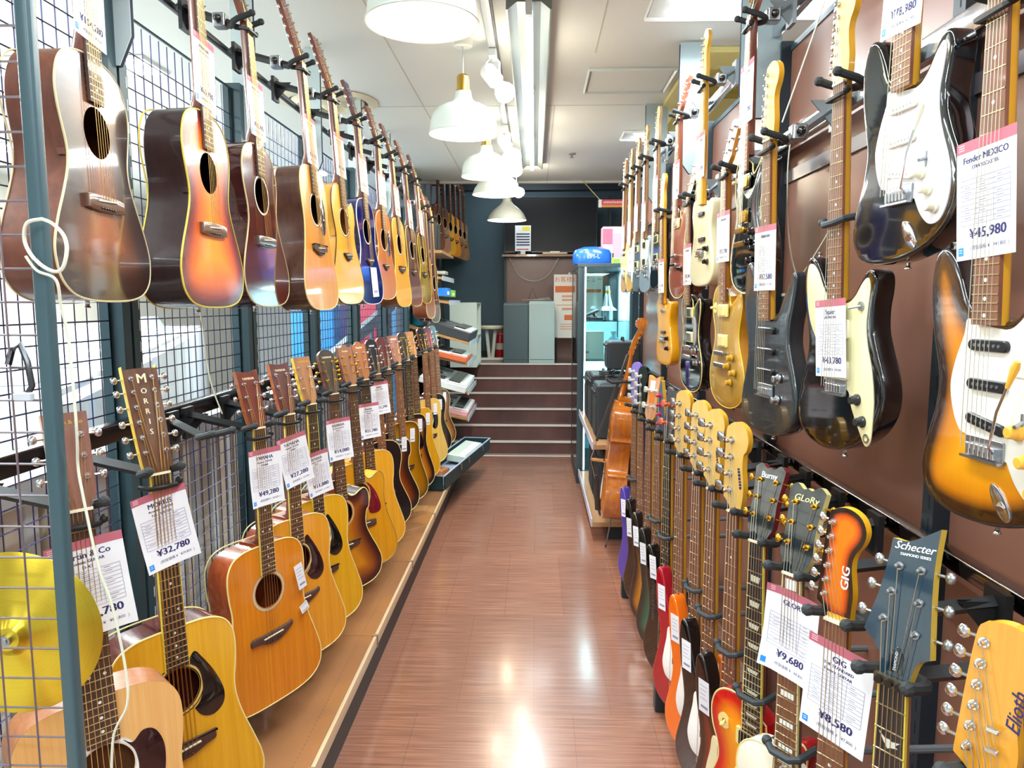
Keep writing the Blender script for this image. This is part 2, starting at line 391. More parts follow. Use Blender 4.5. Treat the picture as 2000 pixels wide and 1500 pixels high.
# headstocks: outline, tuner posts (x, y, side), thickness, backward angle, drop of the face
def sym(h): return [(a, b) for a, b in h]+[(-a, b) for a, b in h[::-1]]
HEADS = {
 'paddle': (sym([(21, 0), (21, 0), (24, 12), (33, 32), (37, 178), (37, 178)]), [(s*22, y, s) for y in (58, 97, 136) for s in (-1, 1)], .015, 13, .002),
 'flare': (sym([(21, 0), (21, 0), (24, 12), (33, 30), (39, 176), (39, 176)])[:6]+[(0, 170)]+sym([(21, 0), (21, 0), (24, 12), (33, 30), (39, 176), (39, 176)])[6:], [(s*22, y, s) for y in (55, 95, 135) for s in (-1, 1)], .015, 13, .002),
 'round': (sym([(21, 0), (21, 0), (24, 12), (34, 32), (38, 150), (34, 168), (18, 182), (0, 186)]), [(s*22, y, s) for y in (55, 93, 131) for s in (-1, 1)], .015, 13, .002),
 'peak': (sym([(21, 0), (21, 0), (24, 12), (33, 30), (38, 165), (36, 174), (20, 176), (10, 186), (0, 188)]), [(s*22, y, s) for y in (55, 93, 131) for s in (-1, 1)], .015, 13, .002),
 'twelve': (sym([(22, 0), (22, 0), (25, 12), (33, 28), (38, 225), (34, 234), (10, 236)]), [(s*23, y, s) for y in (48, 82, 116, 150, 184, 214) for s in (-1, 1)], .015, 13, .002),
 'book': (sym([(21, 0), (21, 0), (25, 14), (36, 40), (34, 90), (41, 166), (41, 166), (26, 176), (10, 166), (0, 170)]), [(s*22, y, s) for y in (58, 98, 138) for s in (-1, 1)], .015, 14, .002),
 'inline': ([(-21, 0), (-21, 0), (-28, 12), (-42, 22), (-42, 22), (-41, 40), (-26, 166), (-14, 186), (10, 192), (33, 182), (43, 160), (38, 138), (25, 118), (20, 95), (24, 50), (21, 14), (21, 0), (21, 0)],
            [(-27+i*2.2, 38+i*25.2, -1) for i in range(6)], .014, 0, .008),
 'bass': ([(-20, 0), (-20, 0), (-26, 14), (-40, 26), (-45, 44), (-40, 190), (-26, 218), (4, 228), (34, 214), (44, 186), (38, 160), (27, 146), (25, 110), (30, 60), (24, 18), (20, 0), (20, 0)],
          [(-21+i*1.5, 50+i*43, -1) for i in range(4)], .015, 0, .008),
 'bass22': (sym([(20, 0), (20, 0), (26, 14), (42, 40), (38, 110), (46, 196), (40, 206), (10, 196)]), [(s*24, y, s) for y in (70, 140) for s in (-1, 1)], .015, 8, .003),
 'spear': ([(-21, 0), (-21, 0), (-26, 32), (-54, 56), (-54, 56), (-42, 110), (-36, 160), (-34, 194), (-34, 194), (-8, 196), (30, 222), (30, 222), (31, 150), (44, 46), (44, 46), (28, 34), (21, 0), (21, 0)],
           [(-27, 80, -1), (-22, 120, -1), (-17, 158, -1), (20, 72, 1), (18, 116, 1), (14, 160, 1)], .015, 12, .002),
 'rev': ([(21, 0), (21, 0), (28, 14), (44, 28), (40, 80), (18, 210), (18, 210), (6, 196), (-20, 60), (-21, 0), (-21, 0)], [(10-i*1., 36+i*38, 1) for i in range(4)], .015, 0, .006),
}
def head_xf(kind):
    a = HEADS[kind][3]; dz = HEADS[kind][4]
    return Matrix.Translation((0, .004, -dz)) @ Matrix.Rotation(-R(a), 4, 'X')
def head_mesh(kind):
    o, tn, th, a, dz = HEADS[kind]; b = MB(); out = mm(cat(o, 5)); X = head_xf(kind)
    v, f = fill2d([out], .011)                                     # front face as its own fill, for the shading by distance
    nb = len(v); d = seg_dist(v, out); n = len(out)
    b.mat(0); b.add([(p[0], p[1], 0) for p in v], f, X)
    b.mat(1); b.add([(p[0], p[1], 0) for p in out]+[(p[0], p[1], -th) for p in out], [(i, (i+1) % n, n+(i+1) % n, n+i) for i in range(n)]+[tuple(range(n, 2*n))], X)
    return b.mesh('headstock', 2, attr=d.tolist()+[0.]*(2*n), sharp=40)
def peg_mesh(kind, i, big, slim=False):
    o, tn, th, a, dz = HEADS[kind]; x, y, s = tn[i]; x /= 1000; y /= 1000; b = MB(); X = head_xf(kind); q = 1.7 if big else 1.
    hw = max(abs(p[0]) for p in o)/1000
    pts = [p[0]/1000 for p in cat(o, 5) if abs(p[1]/1000-y) < .012 and p[0]*s > 0]; ex = max(abs(p) for p in pts) if pts else hw
    b.lathe([(0, .0022), (.0058*q, .0022), (.0062*q, 0), (.0032*q, .0024), (.0032*q, .010*q), (.0022*q, .0115*q), (0, .0118*q)], 12, X, (x, y, .0002))
    b.cyl((s*(ex-.004), y, -.009), (s*(ex+.011*q), y, -.009), .0022*q, n=8, M=X)
    if big: b.rbox(min(s*(ex+.018), s*(ex+.046)), max(s*(ex+.018), s*(ex+.046)), y-.013, y+.013, -.0115, -.0065, .006, X)
    else: b.ell((s*(ex+.017), y, -.009), .0075, .0085, .0045, 10, X)
    return b.mesh('tuning_peg', sharp=40)
def string_mesh(x0, x1, sad, zs, post, kind, r):
    b = MB(); X = head_xf(kind); p = X @ Vector((post[0]/1000, post[1]/1000, .007))
    b.tube([p, (x0, 0, .0016), (x1, sad, zs)], r, 4); return b.mesh('string', sharp=0)

def add_neck(t, key, head, scale, w0, w1, nf, inlay, M, d, nstr=6, ybody=YB, heel=True, sad_z=.006, sad_w=.052, bound=False, strmat=None, hl=None, nutm=None):
    n = put('neck', cached(('neck', w0, w1, ybody, heel), lambda: neck_mesh(w0, w1, ybody, heel)), M['neck'], t)
    put('fingerboard', cached(('fb', w0, w1, scale, nf, inlay, bound), lambda: board_mesh(w0, w1, scale, nf, inlay, bound)), [M['board'], FRET, M.get('inlay', PEARL), M.get('bbind', CREAM)], t)
    nb = MB().box(-w0/2, w0/2, 0, .0048, -.006, .0028); obj('nut', nb, nutm or IVORY, t)
    put('headstock', cached(('head', head), lambda: head_mesh(head)), [M['head'], M.get('headside', M['neck'])], t)
    tn = HEADS[head][1]; big = nstr == 4
    for i in range(len(tn)):
        put('tuning_peg', cached(('peg', head, i, big), lambda: peg_mesh(head, i, big)), M['peg'], t)
    if d > 0:
        ns = len(tn)
        def order():
            L = [i for i in range(ns) if tn[i][2] < 0]; Rr = [i for i in range(ns) if tn[i][2] > 0]
            if head in ('inline', 'bass'): return L
            if head == 'rev': return Rr
            return sorted(L, key=lambda i: tn[i][1])+sorted(Rr, key=lambda i: -tn[i][1])
        od = order()
        for k in range(ns):
            if ns == 12: c = (k//2-2.5)/2.5; off = (-.0010 if k % 2 else .0010)
            else: c = (k-(ns-1)/2)/((ns-1)/2); off = 0
            x0 = c*(w0/2-.004)+off; x1 = c*sad_w/2+off; r = (.00075 if big else .0005)*(1.25-.35*c*(1 if not big else .5))
            put('string', cached(('str', head, scale, w0, sad_w, sad_z, k, ns), lambda: string_mesh(x0, x1, -scale, sad_z, tn[od[k]], head, r)), strmat or BRONZE, t)

GUARD = {
 'tear': [(34, 100), (50, 112), (70, 96), (92, 104), (106, 140), (104, 190), (92, 226), (66, 236), (44, 222), (30, 206), (30, 206), (46, 196), (56, 172), (56, 148), (50, 124)],
 'wing': [(30, 92), (44, 70), (62, 92), (90, 140), (108, 190), (104, 224), (78, 240), (50, 230), (34, 206), (34, 206), (48, 194), (57, 168), (55, 132), (46, 110)],
 'red': [(38, 98), (56, 108), (88, 150), (110, 206), (112, 238), (96, 252), (62, 252), (44, 240), (40, 206), (40, 206), (52, 188), (58, 160), (56, 128)],
}
BRIDGES = {
 'belly': [(-76, 12), (-70, 16), (70, 16), (76, 12), (76, -4), (52, -10), (22, -20), (0, -22), (-22, -20), (-52, -10), (-76, -4)],
 'block': [(-76, 12), (-76, 12), (-40, 15), (40, 15), (76, 12), (76, 12), (76, -14), (76, -14), (30, -18), (-30, -18), (-76, -14), (-76, -14)],
 'swoop': [(-80, 8), (-66, 14), (-30, 13), (30, 16), (66, 18), (80, 22), (80, 8), (80, 8), (66, 0), (40, -14), (10, -22), (-20, -20), (-50, -10), (-80, -8), (-80, -8)],
 'small': [(-50, 4), (-40, 12), (40, 12), (50, 4), (30, -8), (0, -22), (-30, -8)],
}
def acoustic(name, label, N, th, tilt, M, shape='dread', cut=False, head='paddle', guard=None, bridge='belly', depth=.105, inlay='dot', d=2, group=None,
             rosette=True, bind=True, bound=False, kind='guitar', side='L', scale=.645, logo=None, pins=True, strmat=None):
    fr = frame(N, side, th, tilt); t = thing(name, label, kind, fr, group)
    put('body', cached(('shell', shape, cut, depth), lambda: ac_shell(shape, cut, depth)), M['side'], t)
    put('soundboard', cached(('top', shape, cut), lambda: ac_top(shape, cut)), M['top'], t)
    if bind:
        put('binding', cached(('bindf', shape, cut), lambda: ac_edge(shape, cut, ZT-.0008)), M['bind'], t)
        if d > 1: put('binding', cached(('bindb', shape, cut, depth), lambda: ac_edge(shape, cut, ZT-depth+.003, .0020)), M['bind'], t)
    hy = YB+HOLE_Y[shape]
    if rosette:
        def ros():
            b = MB(); n = 40; z = ZT+.0004
            for m, (a, c) in enumerate(((.0515, .0545), (.0545, .0605), (.0605, .063))):
                b.mat(0 if m != 1 else 1); b.add([(r*math.cos(2*math.pi*k/n), hy+r*math.sin(2*math.pi*k/n), z) for r in (a, c) for k in range(n)], [(k, (k+1) % n, n+(k+1) % n, n+k) for k in range(n)])
            return b.mesh('rosette', 2)
        put('rosette', cached(('ros', shape), ros), [M.get('ros', GLOSSB), M.get('ros2', IVORY)], t)
    if guard:
        put('pickguard', cached(('guard', guard), lambda: MB().prism([(x/1000, YB-s/1000) for x, s in cat(GUARD[guard], 5)], ZT, ZT+.0016, .0006).mesh('pickguard')), M['guard'], t)
    br = put('bridge', cached(('bridge', bridge), lambda: MB().prism([(x/1000, SAD+y/1000-.004) for x, y in cat(BRIDGES[bridge], 4)], ZT-.002, ZT+.009, .003).mesh('bridge')), M.get('bridge', ROSEW), t)
    put('saddle', cached('saddle', lambda: MB().box(-.037, .037, SAD-.0015, SAD+.0015, ZT+.008, .0050, Matrix.Translation((0, SAD, 0)) @ Matrix.Rotation(R(3), 4, 'Z') @ Matrix.Translation((0, -SAD, 0))).mesh('saddle')), IVORY, br)
    if pins and d > 1:
        for k in range(6):
            x = (k-2.5)*.0105
            put('bridge_pin', cached(('pin', k), lambda: MB().ell((x, SAD-.016, ZT+.010), .0028, .0028, .002, 8).mesh('bridge_pin')), M.get('pin', GLOSSB), br)
    put('strap_button', cached(('sb', shape), lambda: MB().lathe([(0, .012), (.006, .012), (.006, .010), (.004, .006), (.005, 0)], 10, Matrix.Translation((0, YB-HALF[shape][-1][1]/1000, ZT-depth/2)) @ Matrix.Rotation(R(90), 4, 'X')).mesh('strap_button')), M['peg'], t)
    add_neck(t, name, head, scale, .0445, .0565, 20, inlay, M, d, ybody=YB, bound=bound, strmat=strmat)
    if logo: logo(t, M)
    return t, fr

# solid bodies: outline (mm from the nut, down the neck is negative)
BODIES = {
 'strat': [(-28, -452), (-40, -448), (-60, -425), (-76, -390), (-96, -358), (-116, -345), (-136, -352), (-147, -382), (-149, -425), (-141, -480), (-128, -525), (-122, -560), (-130, -602), (-148, -650), (-160, -692), (-156, -728), (-132, -756), (-88, -768), (-36, -769), (20, -763), (78, -746), (124, -719), (152, -682), (158, -640), (148, -596), (128, -555), (114, -520), (112, -488), (118, -455), (121, -425), (114, -402), (98, -397), (80, -412), (62, -438), (46, -453), (28, -458)],
 'jazz': [(-28, -452), (-40, -446), (-62, -420), (-82, -388), (-104, -362), (-126, -356), (-143, -372), (-150, -410), (-146, -462), (-132, -520), (-128, -560), (-140, -610), (-160, -662), (-172, -705), (-168, -745), (-145, -772), (-104, -790), (-55, -797), (0, -792), (62, -774), (120, -740), (155, -698), (166, -655), (158, -610), (136, -560), (122, -518), (122, -475), (130, -440), (130, -412), (117, -396), (96, -398), (74, -420), (52, -446), (28, -456)],
 'lp': [(-28, -398), (-28, -398), (-60, -390), (-100, -396), (-128, -420), (-139, -458), (-134, -500), (-118, -540), (-114, -575), (-126, -612), (-150, -655), (-165, -700), (-162, -745), (-138, -785), (-95, -808), (-40, -820), (0, -822), (40, -820), (95, -808), (138, -785), (162, -745), (165, -700), (150, -655), (126, -612), (114, -575), (116, -540), (128, -505), (138, -470), (139, -440), (130, -424), (112, -424), (86, -440), (58, -456), (40, -460), (30, -448), (28, -430), (28, -430)],
 'tele': [(-30, -452), (-30, -452), (-60, -440), (-100, -432), (-134, -442), (-147, -475), (-142, -515), (-127, -552), (-124, -580), (-136, -625), (-156, -675), (-162, -720), (-148, -755), (-110, -775), (-50, -782), (0, -783), (50, -782), (110, -775), (148, -755), (162, -720), (156, -675), (136, -625), (122, -580), (122, -545), (134, -505), (136, -470), (122, -452), (96, -456), (64, -476), (40, -482), (30, -470), (30, -470)],
 'horn': [(-28, -448), (-40, -440), (-58, -405), (-80, -350), (-104, -312), (-124, -306), (-140, -330), (-146, -385), (-140, -450), (-126, -510), (-120, -550), (-130, -600), (-150, -655), (-158, -700), (-148, -738), (-110, -762), (-55, -772), (0, -772), (60, -764), (115, -742), (148, -705), (154, -655), (140, -600), (120, -552), (108, -515), (112, -470), (126, -425), (138, -370), (136, -345), (124, -342), (104, -362), (80, -400), (56, -438), (28, -454)],
 'bass': [(-30, -640), (-44, -632), (-70, -590), (-92, -530), (-108, -480), (-124, -448), (-142, -440), (-156, -458), (-160, -510), (-152, -580), (-138, -640), (-132, -690), (-142, -745), (-162, -805), (-174, -850), (-168, -895), (-140, -930), (-92, -948), (-30, -952), (30, -946), (90, -926), (140, -890), (165, -845), (166, -800), (150, -745), (128, -690), (120, -650), (126, -610), (134, -575), (130, -545), (112, -535), (88, -552), (62, -600), (44, -630), (28, -642)],
}
def body_outline(k): return mm(cat(BODIES[k], 5))
def sb_mesh(k, T, r, zt, carve):
    o = body_outline(k); n = len(o); b = MB(); vs = []; at = []
    rings = [(r, -T), (r*.3, -T+r*.3), (0, -T+r), (0, -r), (r*.08, -r*.6), (r*.3, -r*.3), (r*.62, -r*.08), (r, 0)]
    for off, z in rings:
        for p in offset(o, off) if off else o: vs.append((p[0], p[1], zt+z)); at.append(off if z > -T/2 else 0)
    m = len(rings); fs = [(k_*n+i, k_*n+(i+1) % n, k_*n+n+(i+1) % n, k_*n+n+i) for k_ in range(m-1) for i in range(n)]+[tuple(range(n))]
    top = offset(o, r); v, f = fill2d([top], .011); d = seg_dist(v, o)
    b.add(vs, fs); b.add([(p[0], p[1], zt+(carve*min(1, max(0, (q-r)/.075))**.7 if carve else 0)) for p, q in zip(v, d)], f)
    me = b.mesh('body', attr=at+d.tolist(), sharp=40)
    bm = bmesh.new(); bm.from_mesh(me); bmesh.ops.remove_doubles(bm, verts=bm.verts, dist=1e-5); bmesh.ops.recalc_face_normals(bm, faces=bm.faces); bm.to_mesh(me); bm.free()
    return me
PGS = {
 'strat': [(-30, -462), (-52, -456), (-58, -480), (-76, -520), (-86, -560), (-78, -600), (-62, -628), (-44, -636), (-44, -660), (-44, -660), (44, -660), (44, -660), (62, -688), (88, -708), (116, -704), (134, -676), (138, -640), (128, -602), (110, -562), (98, -524), (96, -490), (103, -455), (107, -428), (100, -414), (84, -426), (64, -452), (46, -466), (30, -470), (30, -470)],
 'jazz': [(-30, -456), (-60, -432), (-86, -392), (-108, -374), (-126, -376), (-134, -405), (-130, -460), (-114, -510), (-78, -560), (-50, -610), (-44, -640), (40, -650), (60, -690), (92, -738), (112, -762), (128, -752), (134, -715), (136, -660), (126, -600), (110, -552), (104, -510), (110, -465), (116, -430), (106, -412), (86, -424), (62, -450), (30, -464)],
 'bass': [(-30, -650), (-70, -640), (-82, -690), (-96, -740), (-104, -790), (-84, -830), (-40, -838), (-30, -838), (36, -838), (60, -858), (96, -880), (126, -868), (142, -826), (138, -780), (120, -725), (104, -680), (108, -620), (114, -580), (104, -562), (80, -586), (58, -630), (30, -650)],
 'lp': [(32, -500), (50, -496), (78, -510), (92, -560), (86, -600), (66, -620), (46, -600), (46, -540), (32, -530)],
 'tele': [(-30, -470), (-80, -452), (-118, -456), (-130, -484), (-120, -525), (-108, -560), (-112, -600), (-60, -632), (-40, -622), (40, -622), (60, -600), (98, -580), (108, -540), (118, -500), (108, -476), (70, -486), (40, -494), (30, -484)],
}
def electric(name, label, N, th, tilt, M, body='strat', head='inline', scale=.648, T=.045, r=.007, guard=None, pickups=(), bridge='trem', knobs=(), bolts=True,
             side='R', d=2, inlay='dot', nf=21, nstr=6, carve=0., bind=False, jack=None, group=None, kind='guitar', extra=None, bound=False, logo=None, knobm=None, w0=.042):
    fr = frame(N, side, th, tilt); t = thing(name, label, kind, fr, group); zt = -.013 if bolts else -.016
    put('body', cached(('sb', body, T, r, zt, carve), lambda: sb_mesh(body, T, r, zt, carve)), M['body'], t)
    o = body_outline(body); ym = max(p[1] for p in o if abs(p[0]) < .032)
    if bind: put('binding', cached(('sbb', body), lambda: MB().tube([(p[0], p[1], zt-.003) for p in offset(o, .0006)], .0024, 5, closed=True).mesh('binding')), M['bind'], t)
    gz = zt+carve+.0012
    if guard: put('pickguard', cached(('pg', guard, zt), lambda: MB().prism(mm(cat(PGS[guard], 5)), zt-.0003, zt+.0022, .0007).mesh('pickguard')), M['guard'], t)
    gt = zt+.0022+carve
    for i, (ptype, x, y, rot, m) in enumerate(pickups):
        X = Matrix.Translation((x/1000, y/1000, gt)) @ Matrix.Rotation(R(rot), 4, 'Z'); b = MB()
        if ptype == 'single':
            b.rbox(-.042, .042, -.0085, .0085, -.002, .0055, .008, X); p = obj('pickup', b, m, t)
            if d > 1:
                pb = MB()
                for k in range(6): pb.cyl(((k-2.5)*.0103, 0, .005), ((k-2.5)*.0103, 0, .0066), .0026, n=8, M=X)
                obj('pole_pieces', pb, STEEL, p)
        elif ptype == 'hum':
            b.rbox(-.046, .046, -.022, .022, -.004, .003, .004, X); p = obj('pickup', b, M.get('ring', CREAM), t)
            obj('pickup_cover', MB().rbox(-.034, .034, -.017, .017, .002, .007, .003, X), m, p)
        elif ptype == 'soap':
            b.rbox(-.046, .046, -.021, .021, -.002, .006, .006, X); obj('pickup', b, m, t)
        elif ptype == 'split':
            b.rbox(-.034, .004, -.004, .024, -.002, .008, .004, X); obj('pickup', b, m, t); obj('pickup', MB().rbox(-.002, .036, -.024, .003, -.002, .008, .004, X), m, t)
        elif ptype == 'bar':
            b.rbox(-.045, .045, -.009, .009, -.002, .008, .006, X); obj('pickup', b, m, t)
    sy = -scale; zs = .010
    if bridge == 'trem':
        b = MB().rbox(-.041, .041, sy-.016, sy+.016, gt-.001, gt+.003, .003); b.box(-.041, .041, sy-.018, sy-.014, gt, gt+.012); p = obj('bridge', b, STEEL, t)
        for k in range(6): put('bridge_saddle', cached(('bs', k, sy, gt), lambda: MB().rbox((k-2.5)*.0105-.0042, (k-2.5)*.0105+.0042, sy-.012, sy+.006, gt+.002, gt+.0105, .002).mesh('bridge_saddle')), CHROME, p)
    elif bridge == 'tom':
        gm = M.get('metal', CHROME); b = MB().rbox(-.046, .046, sy-.008, sy+.008, gt+.006, gt+.017, .006); b.cyl((-.037, sy, gt-.004), (-.037, sy, gt+.008), .004); b.cyl((.037, sy, gt-.004), (.037, sy, gt+.008), .004)
        obj('bridge', b, gm, t); obj('tailpiece', MB().rbox(-.052, .052, sy-.050, sy-.034, gt+.004, gt+.016, .007), gm, t)
    elif bridge == 'bass':
        b = MB().rbox(-.041, .041, sy-.055, sy+.012, gt-.001, gt+.003, .003); b.box(-.041, .041, sy-.056, sy-.052, gt, gt+.014); p = obj('bridge', b, STEEL, t)
        for k in range(4): put('bridge_saddle', cached(('bbs', k, sy, gt), lambda: MB().cyl(((k-1.5)*.019-.008, sy, gt+.009), ((k-1.5)*.019+.008, sy, gt+.009), .005, n=10).mesh('bridge_saddle')), CHROME, p)
    elif bridge == 'floyd':
        b = MB().rbox(-.045, .045, sy-.03, sy+.016, gt-.001, gt+.008, .004); p = obj('bridge', b, BLACKM if M.get('metal') is None else M['metal'], t)
        for k in range(6): put('bridge_saddle', cached(('fs', k, sy, gt), lambda: MB().box((k-2.5)*.0105-.0045, (k-2.5)*.0105+.0045, sy-.014, sy+.01, gt+.007, gt+.014).mesh('bridge_saddle')), STEEL, p)
    for i, (x, y) in enumerate(knobs):
        X = Matrix.Translation((x/1000, y/1000, gt))
        put('control_knob', cached('knob', lambda: MB().lathe([(.0125, 0), (.0125, .004), (.0098, .006), (.0088, .017), (.0072, .0185), (0, .0187)], 18).mesh('control_knob')), knobm or M.get('knob', WHITEP), t).location = (x/1000, y/1000, gt)
    if jack == 'boat':
        X = Matrix.Translation((.034, -.722, zt)) @ Matrix.Rotation(R(-52), 4, 'Z')
        b = MB().prism([(.031*math.cos(a), .0135*math.sin(a)) for a in [2*math.pi*k/20 for k in range(20)]], -.001, .0025, .001, X); b.cyl((.003, 0, .0), (.009, 0, .006), .006, n=10, M=X); obj('jack_plate', b, CHROME, t)
    if jack == 'side': obj('jack_plate', MB().rbox(.118, .146, -.766, -.742, zt-T*.72, zt-T*.36, .003, None, 'x'), CREAM, t)
    sbm = lambda: MB().lathe([(.0045, 0), (.0035, .005), (.0062, .009), (.0062, .011), (0, .012)], 10).mesh('strap_button')
    lo = min(p[1] for p in o); hi = max((p[1], p[0]) for p in o if p[0] < -.05)
    s1 = put('strap_button', cached('sbtn', sbm), M.get('metal', CHROME), t); s1.location = (0, lo+.0005, zt-T/2); s1.rotation_euler = (R(90), 0, 0)
    s2 = put('strap_button', cached('sbtn', sbm), M.get('metal', CHROME), t); s2.location = (hi[1], hi[0]-.001, zt-T/2); s2.rotation_euler = (R(-90), 0, 0)
    if extra: extra(t, gt, M)
    add_neck(t, name, head, scale, w0, w0+.0145, nf, inlay, M, d, nstr=nstr, ybody=ym-.012 if bolts else ym-.004, heel=False, sad_z=zs, sad_w=.052 if nstr == 6 else .057, bound=bound, strmat=STRING)
    if logo: logo(t, M)
    return t, fr
def vert_logo(s, size, x, y, col, head, rot=90, sx=1., bold=0., shear=0., z=.0006):
    def f(t, M):
        b = MB()
        if s[0] == '~': marks(b, x, y, len(s)*size*.62, size*.6, z, head_xf(head), R(rot))
        else: text(b, s, size, x, y, z, head_xf(head), rot=R(rot), sx=sx, bold=bold, shear=shear)
        obj('headstock_lettering', b, col, t)
    return f
def stack_logo(first, rest, col, head):
    def f(t, M):
        b = MB(); X = head_xf(head); text(b, first, .030, 0, .212, .0006, X, bold=.0006)
        for k, c in enumerate(rest): text(b, c, .017, 0, .184-k*.023, .0006, X, bold=.0004)
        obj('headstock_lettering', b, col, t)
    return f
# ------------------------------------------------------------------ the setting
def floor_mat(c1, c2, rough=.2, tile=(.3, .9)):
    m, t, b = _new('floor_wood'); b.inputs['Roughness'].default_value = rough
    b.inputs['Coat Weight'].default_value = .35; b.inputs['Coat Roughness'].default_value = .12
    tc = t.nodes.new('ShaderNodeTexCoord'); mp = t.nodes.new('ShaderNodeMapping'); mp.inputs['Scale'].default_value = (3, 120, 1)
    n = t.nodes.new('ShaderNodeTexNoise'); n.inputs['Scale'].default_value = 1; n.inputs['Detail'].default_value = 5; n.inputs['Roughness'].default_value = .62
    t.links.new(tc.outputs['Object'], mp.inputs[0]); t.links.new(mp.outputs[0], n.inputs['Vector'])
    rp = t.nodes.new('ShaderNodeValToRGB'); e = rp.color_ramp.elements
    e[0].position = .34; e[0].color = lin(c1); e[1].position = .68; e[1].color = lin(c2); t.links.new(n.outputs['Fac'], rp.inputs[0])
    br = t.nodes.new('ShaderNodeTexBrick'); br.inputs['Scale'].default_value = 1.; br.inputs['Brick Width'].default_value = tile[0]; br.inputs['Row Height'].default_value = tile[1]
    br.inputs['Mortar Size'].default_value = .0012; br.inputs['Color1'].default_value = (.92, .92, .92, 1); br.inputs['Color2'].default_value = (1.06, 1.05, 1.04, 1); br.inputs['Mortar'].default_value = (.7, .66, .66, 1)
    t.links.new(tc.outputs['Object'], br.inputs['Vector'])
    mx = t.nodes.new('ShaderNodeMixRGB'); mx.blend_type = 'MULTIPLY'; mx.inputs[0].default_value = 1
    t.links.new(rp.outputs[0], mx.inputs[1]); t.links.new(br.outputs[0], mx.inputs[2]); t.links.new(mx.outputs[0], b.inputs['Base Color'])
    n2 = t.nodes.new('ShaderNodeTexNoise'); n2.inputs['Scale'].default_value = 5; t.links.new(tc.outputs['Object'], n2.inputs['Vector'])
    mr = t.nodes.new('ShaderNodeMapRange'); mr.inputs[3].default_value = rough*.92; mr.inputs[4].default_value = rough*1.12
    t.links.new(n2.outputs['Fac'], mr.inputs[0]); t.links.new(mr.outputs[0], b.inputs['Roughness'])
    return m
FLOORM = floor_mat('#764c3c', '#a4745e', .22)
STEPM = floor_mat('#4c2e2b', '#6c4641', .32, (2., .2))
DARKWALL = pbr('#3c545f', .6, var=.05, scale=8); BEIGEW = pbr('#d8d2c4', .8); BROWNP = pbr('#835a4a', .3, var=.05, scale=3, spec=.5)
CEILM = pbr('#d6d9d6', .85, var=.03, scale=180, bump=.12); SHOPF = pbr('#b9b4aa', .45)
struct('floor', MB().box(-.72, 2.6, -3, 7.5, -.08, 0), FLOORM)
struct('floor_shop', MB().box(-5.2, -.72, -3, 13, -.08, 0), SHOPF)
struct('ceiling', MB().box(-5.2, 4, -3, 7.91, CEIL, CEIL+.1), CEILM)
struct('ceiling_shop', MB().box(-5.2, -1.3, 7.91, 13, CEIL, CEIL+.1), CEILM)
struct('ceiling_stair_room', MB().box(-1.3, 2, 7.91, 10, H+1.72, H+1.8), pbr('#39464c', .7))
struct('wall_back', MB().box(-1.3, 2, 9.9, 10, 0, H+1.8), DARKWALL)
struct('trim_back', MB().box(-1.2, 2, 9.84, 9.9, H+1.45, H+1.53), pbr('#24323a', .5))
struct('baseboard_back', MB().box(-1.2, 2, 9.875, 9.9, .86, .93), pbr('#1d2528', .5))
struct('wall_left_back', MB().box(-1.32, -1.22, 7.0, 9.9, 0, H+1.8), pbr('#5a6468', .6))
struct('wall_right_back', MB().box(1.9, 2, 7.4, 9.9, 0, H+1.8), DARKWALL)
struct('wall_far_left', MB().box(-5.3, -5.2, -3, 13, 0, CEIL), BEIGEW)
struct('wall_far_end', MB().box(-5.2, -1.32, 13, 13.1, 0, CEIL), pbr('#cfd3d4', .8))
struct('wall_far_right', MB().box(2.6, 2.7, -3, 9, 0, CEIL), BEIGEW)
# stairs up to the raised room
NOS = [(7.563, 1), (7.735, 2), (7.956, 3), (8.203, 4), (8.433, 5), (8.692, 6)]
st = MB(); prof = [(7.563, 0)]
for i, (y, k) in enumerate(NOS):
    prof.append((y, k*.1433)); prof.append(((NOS[i+1][0] if i < 5 else 9.9), k*.1433))
prof.append((9.9, 0)); n = len(prof)
st.add([(-1.22, y, z) for y, z in prof]+[(1.9, y, z) for y, z in prof], [(i, (i+1) % n, n+(i+1) % n, n+i) for i in range(n)]+[tuple(range(n)), tuple(range(n, 2*n))])
stairs = struct('floor_stairs', st, STEPM)
for y, k in NOS:
    obj('nosing', MB().box(-1.2, 1.85, y-.012, y+.03, k*.1433-.014, k*.1433+.004), pbr('#d8cfc4', .35), stairs)
obj('nosing', MB().box(-1.2, 1.85, 7.53, 7.565, 0, .012), pbr('#a5917c', .4), stairs)
struct('trim_stairs', MB().box(.40, .42, 7.45, 7.70, 0, .30), pbr('#d8d8b8', .5))

# brown back panels of the display wall beside the aisle, their steel posts and rails
WX = .86
for i in range(6):
    y0 = -.66+1.1*i
    struct('wall_right_panel', MB().box(WX, WX+.05, y0+.01, y0+1.09, .1, H+.40), BROWNP)
    struct('wall_right_panel', MB().box(WX, WX+.05, y0+.01, y0+1.09, H+.44, H+.84), BROWNP)
    obj('cap_rail', MB().box(WX-.004, WX+.055, y0+.005, y0+1.095, H+.838, H+.858), STEELBLUE, struct('trim_right', MB().box(WX-.008, WX+.05, y0+.01, y0+1.09, H+.40, H+.44), pbr('#6c6468', .3, .6)))
slots = []
for i in range(7):
    y = -.66+1.1*i; b = MB().box(WX-.035, WX+.03, y-.022, y+.022, .0, H+.87)
    p = obj('steel_post', b, pbr('#1d2a33', .4)); tag(p, ('dark slotted steel post of the brown display wall, behind the tobacco sunburst guitar' if i == 2 else 'dark slotted steel post in the brown display wall, one of its row'), 'post', 'posts of the brown display wall')
    q = MB()
    for k in range(44): q.box(WX-.0356, WX-.035, y-.006, y-.002, .3+k*.05, .33+k*.05)
    obj('slot_strip', q, pbr('#0a0f12', .6), p)
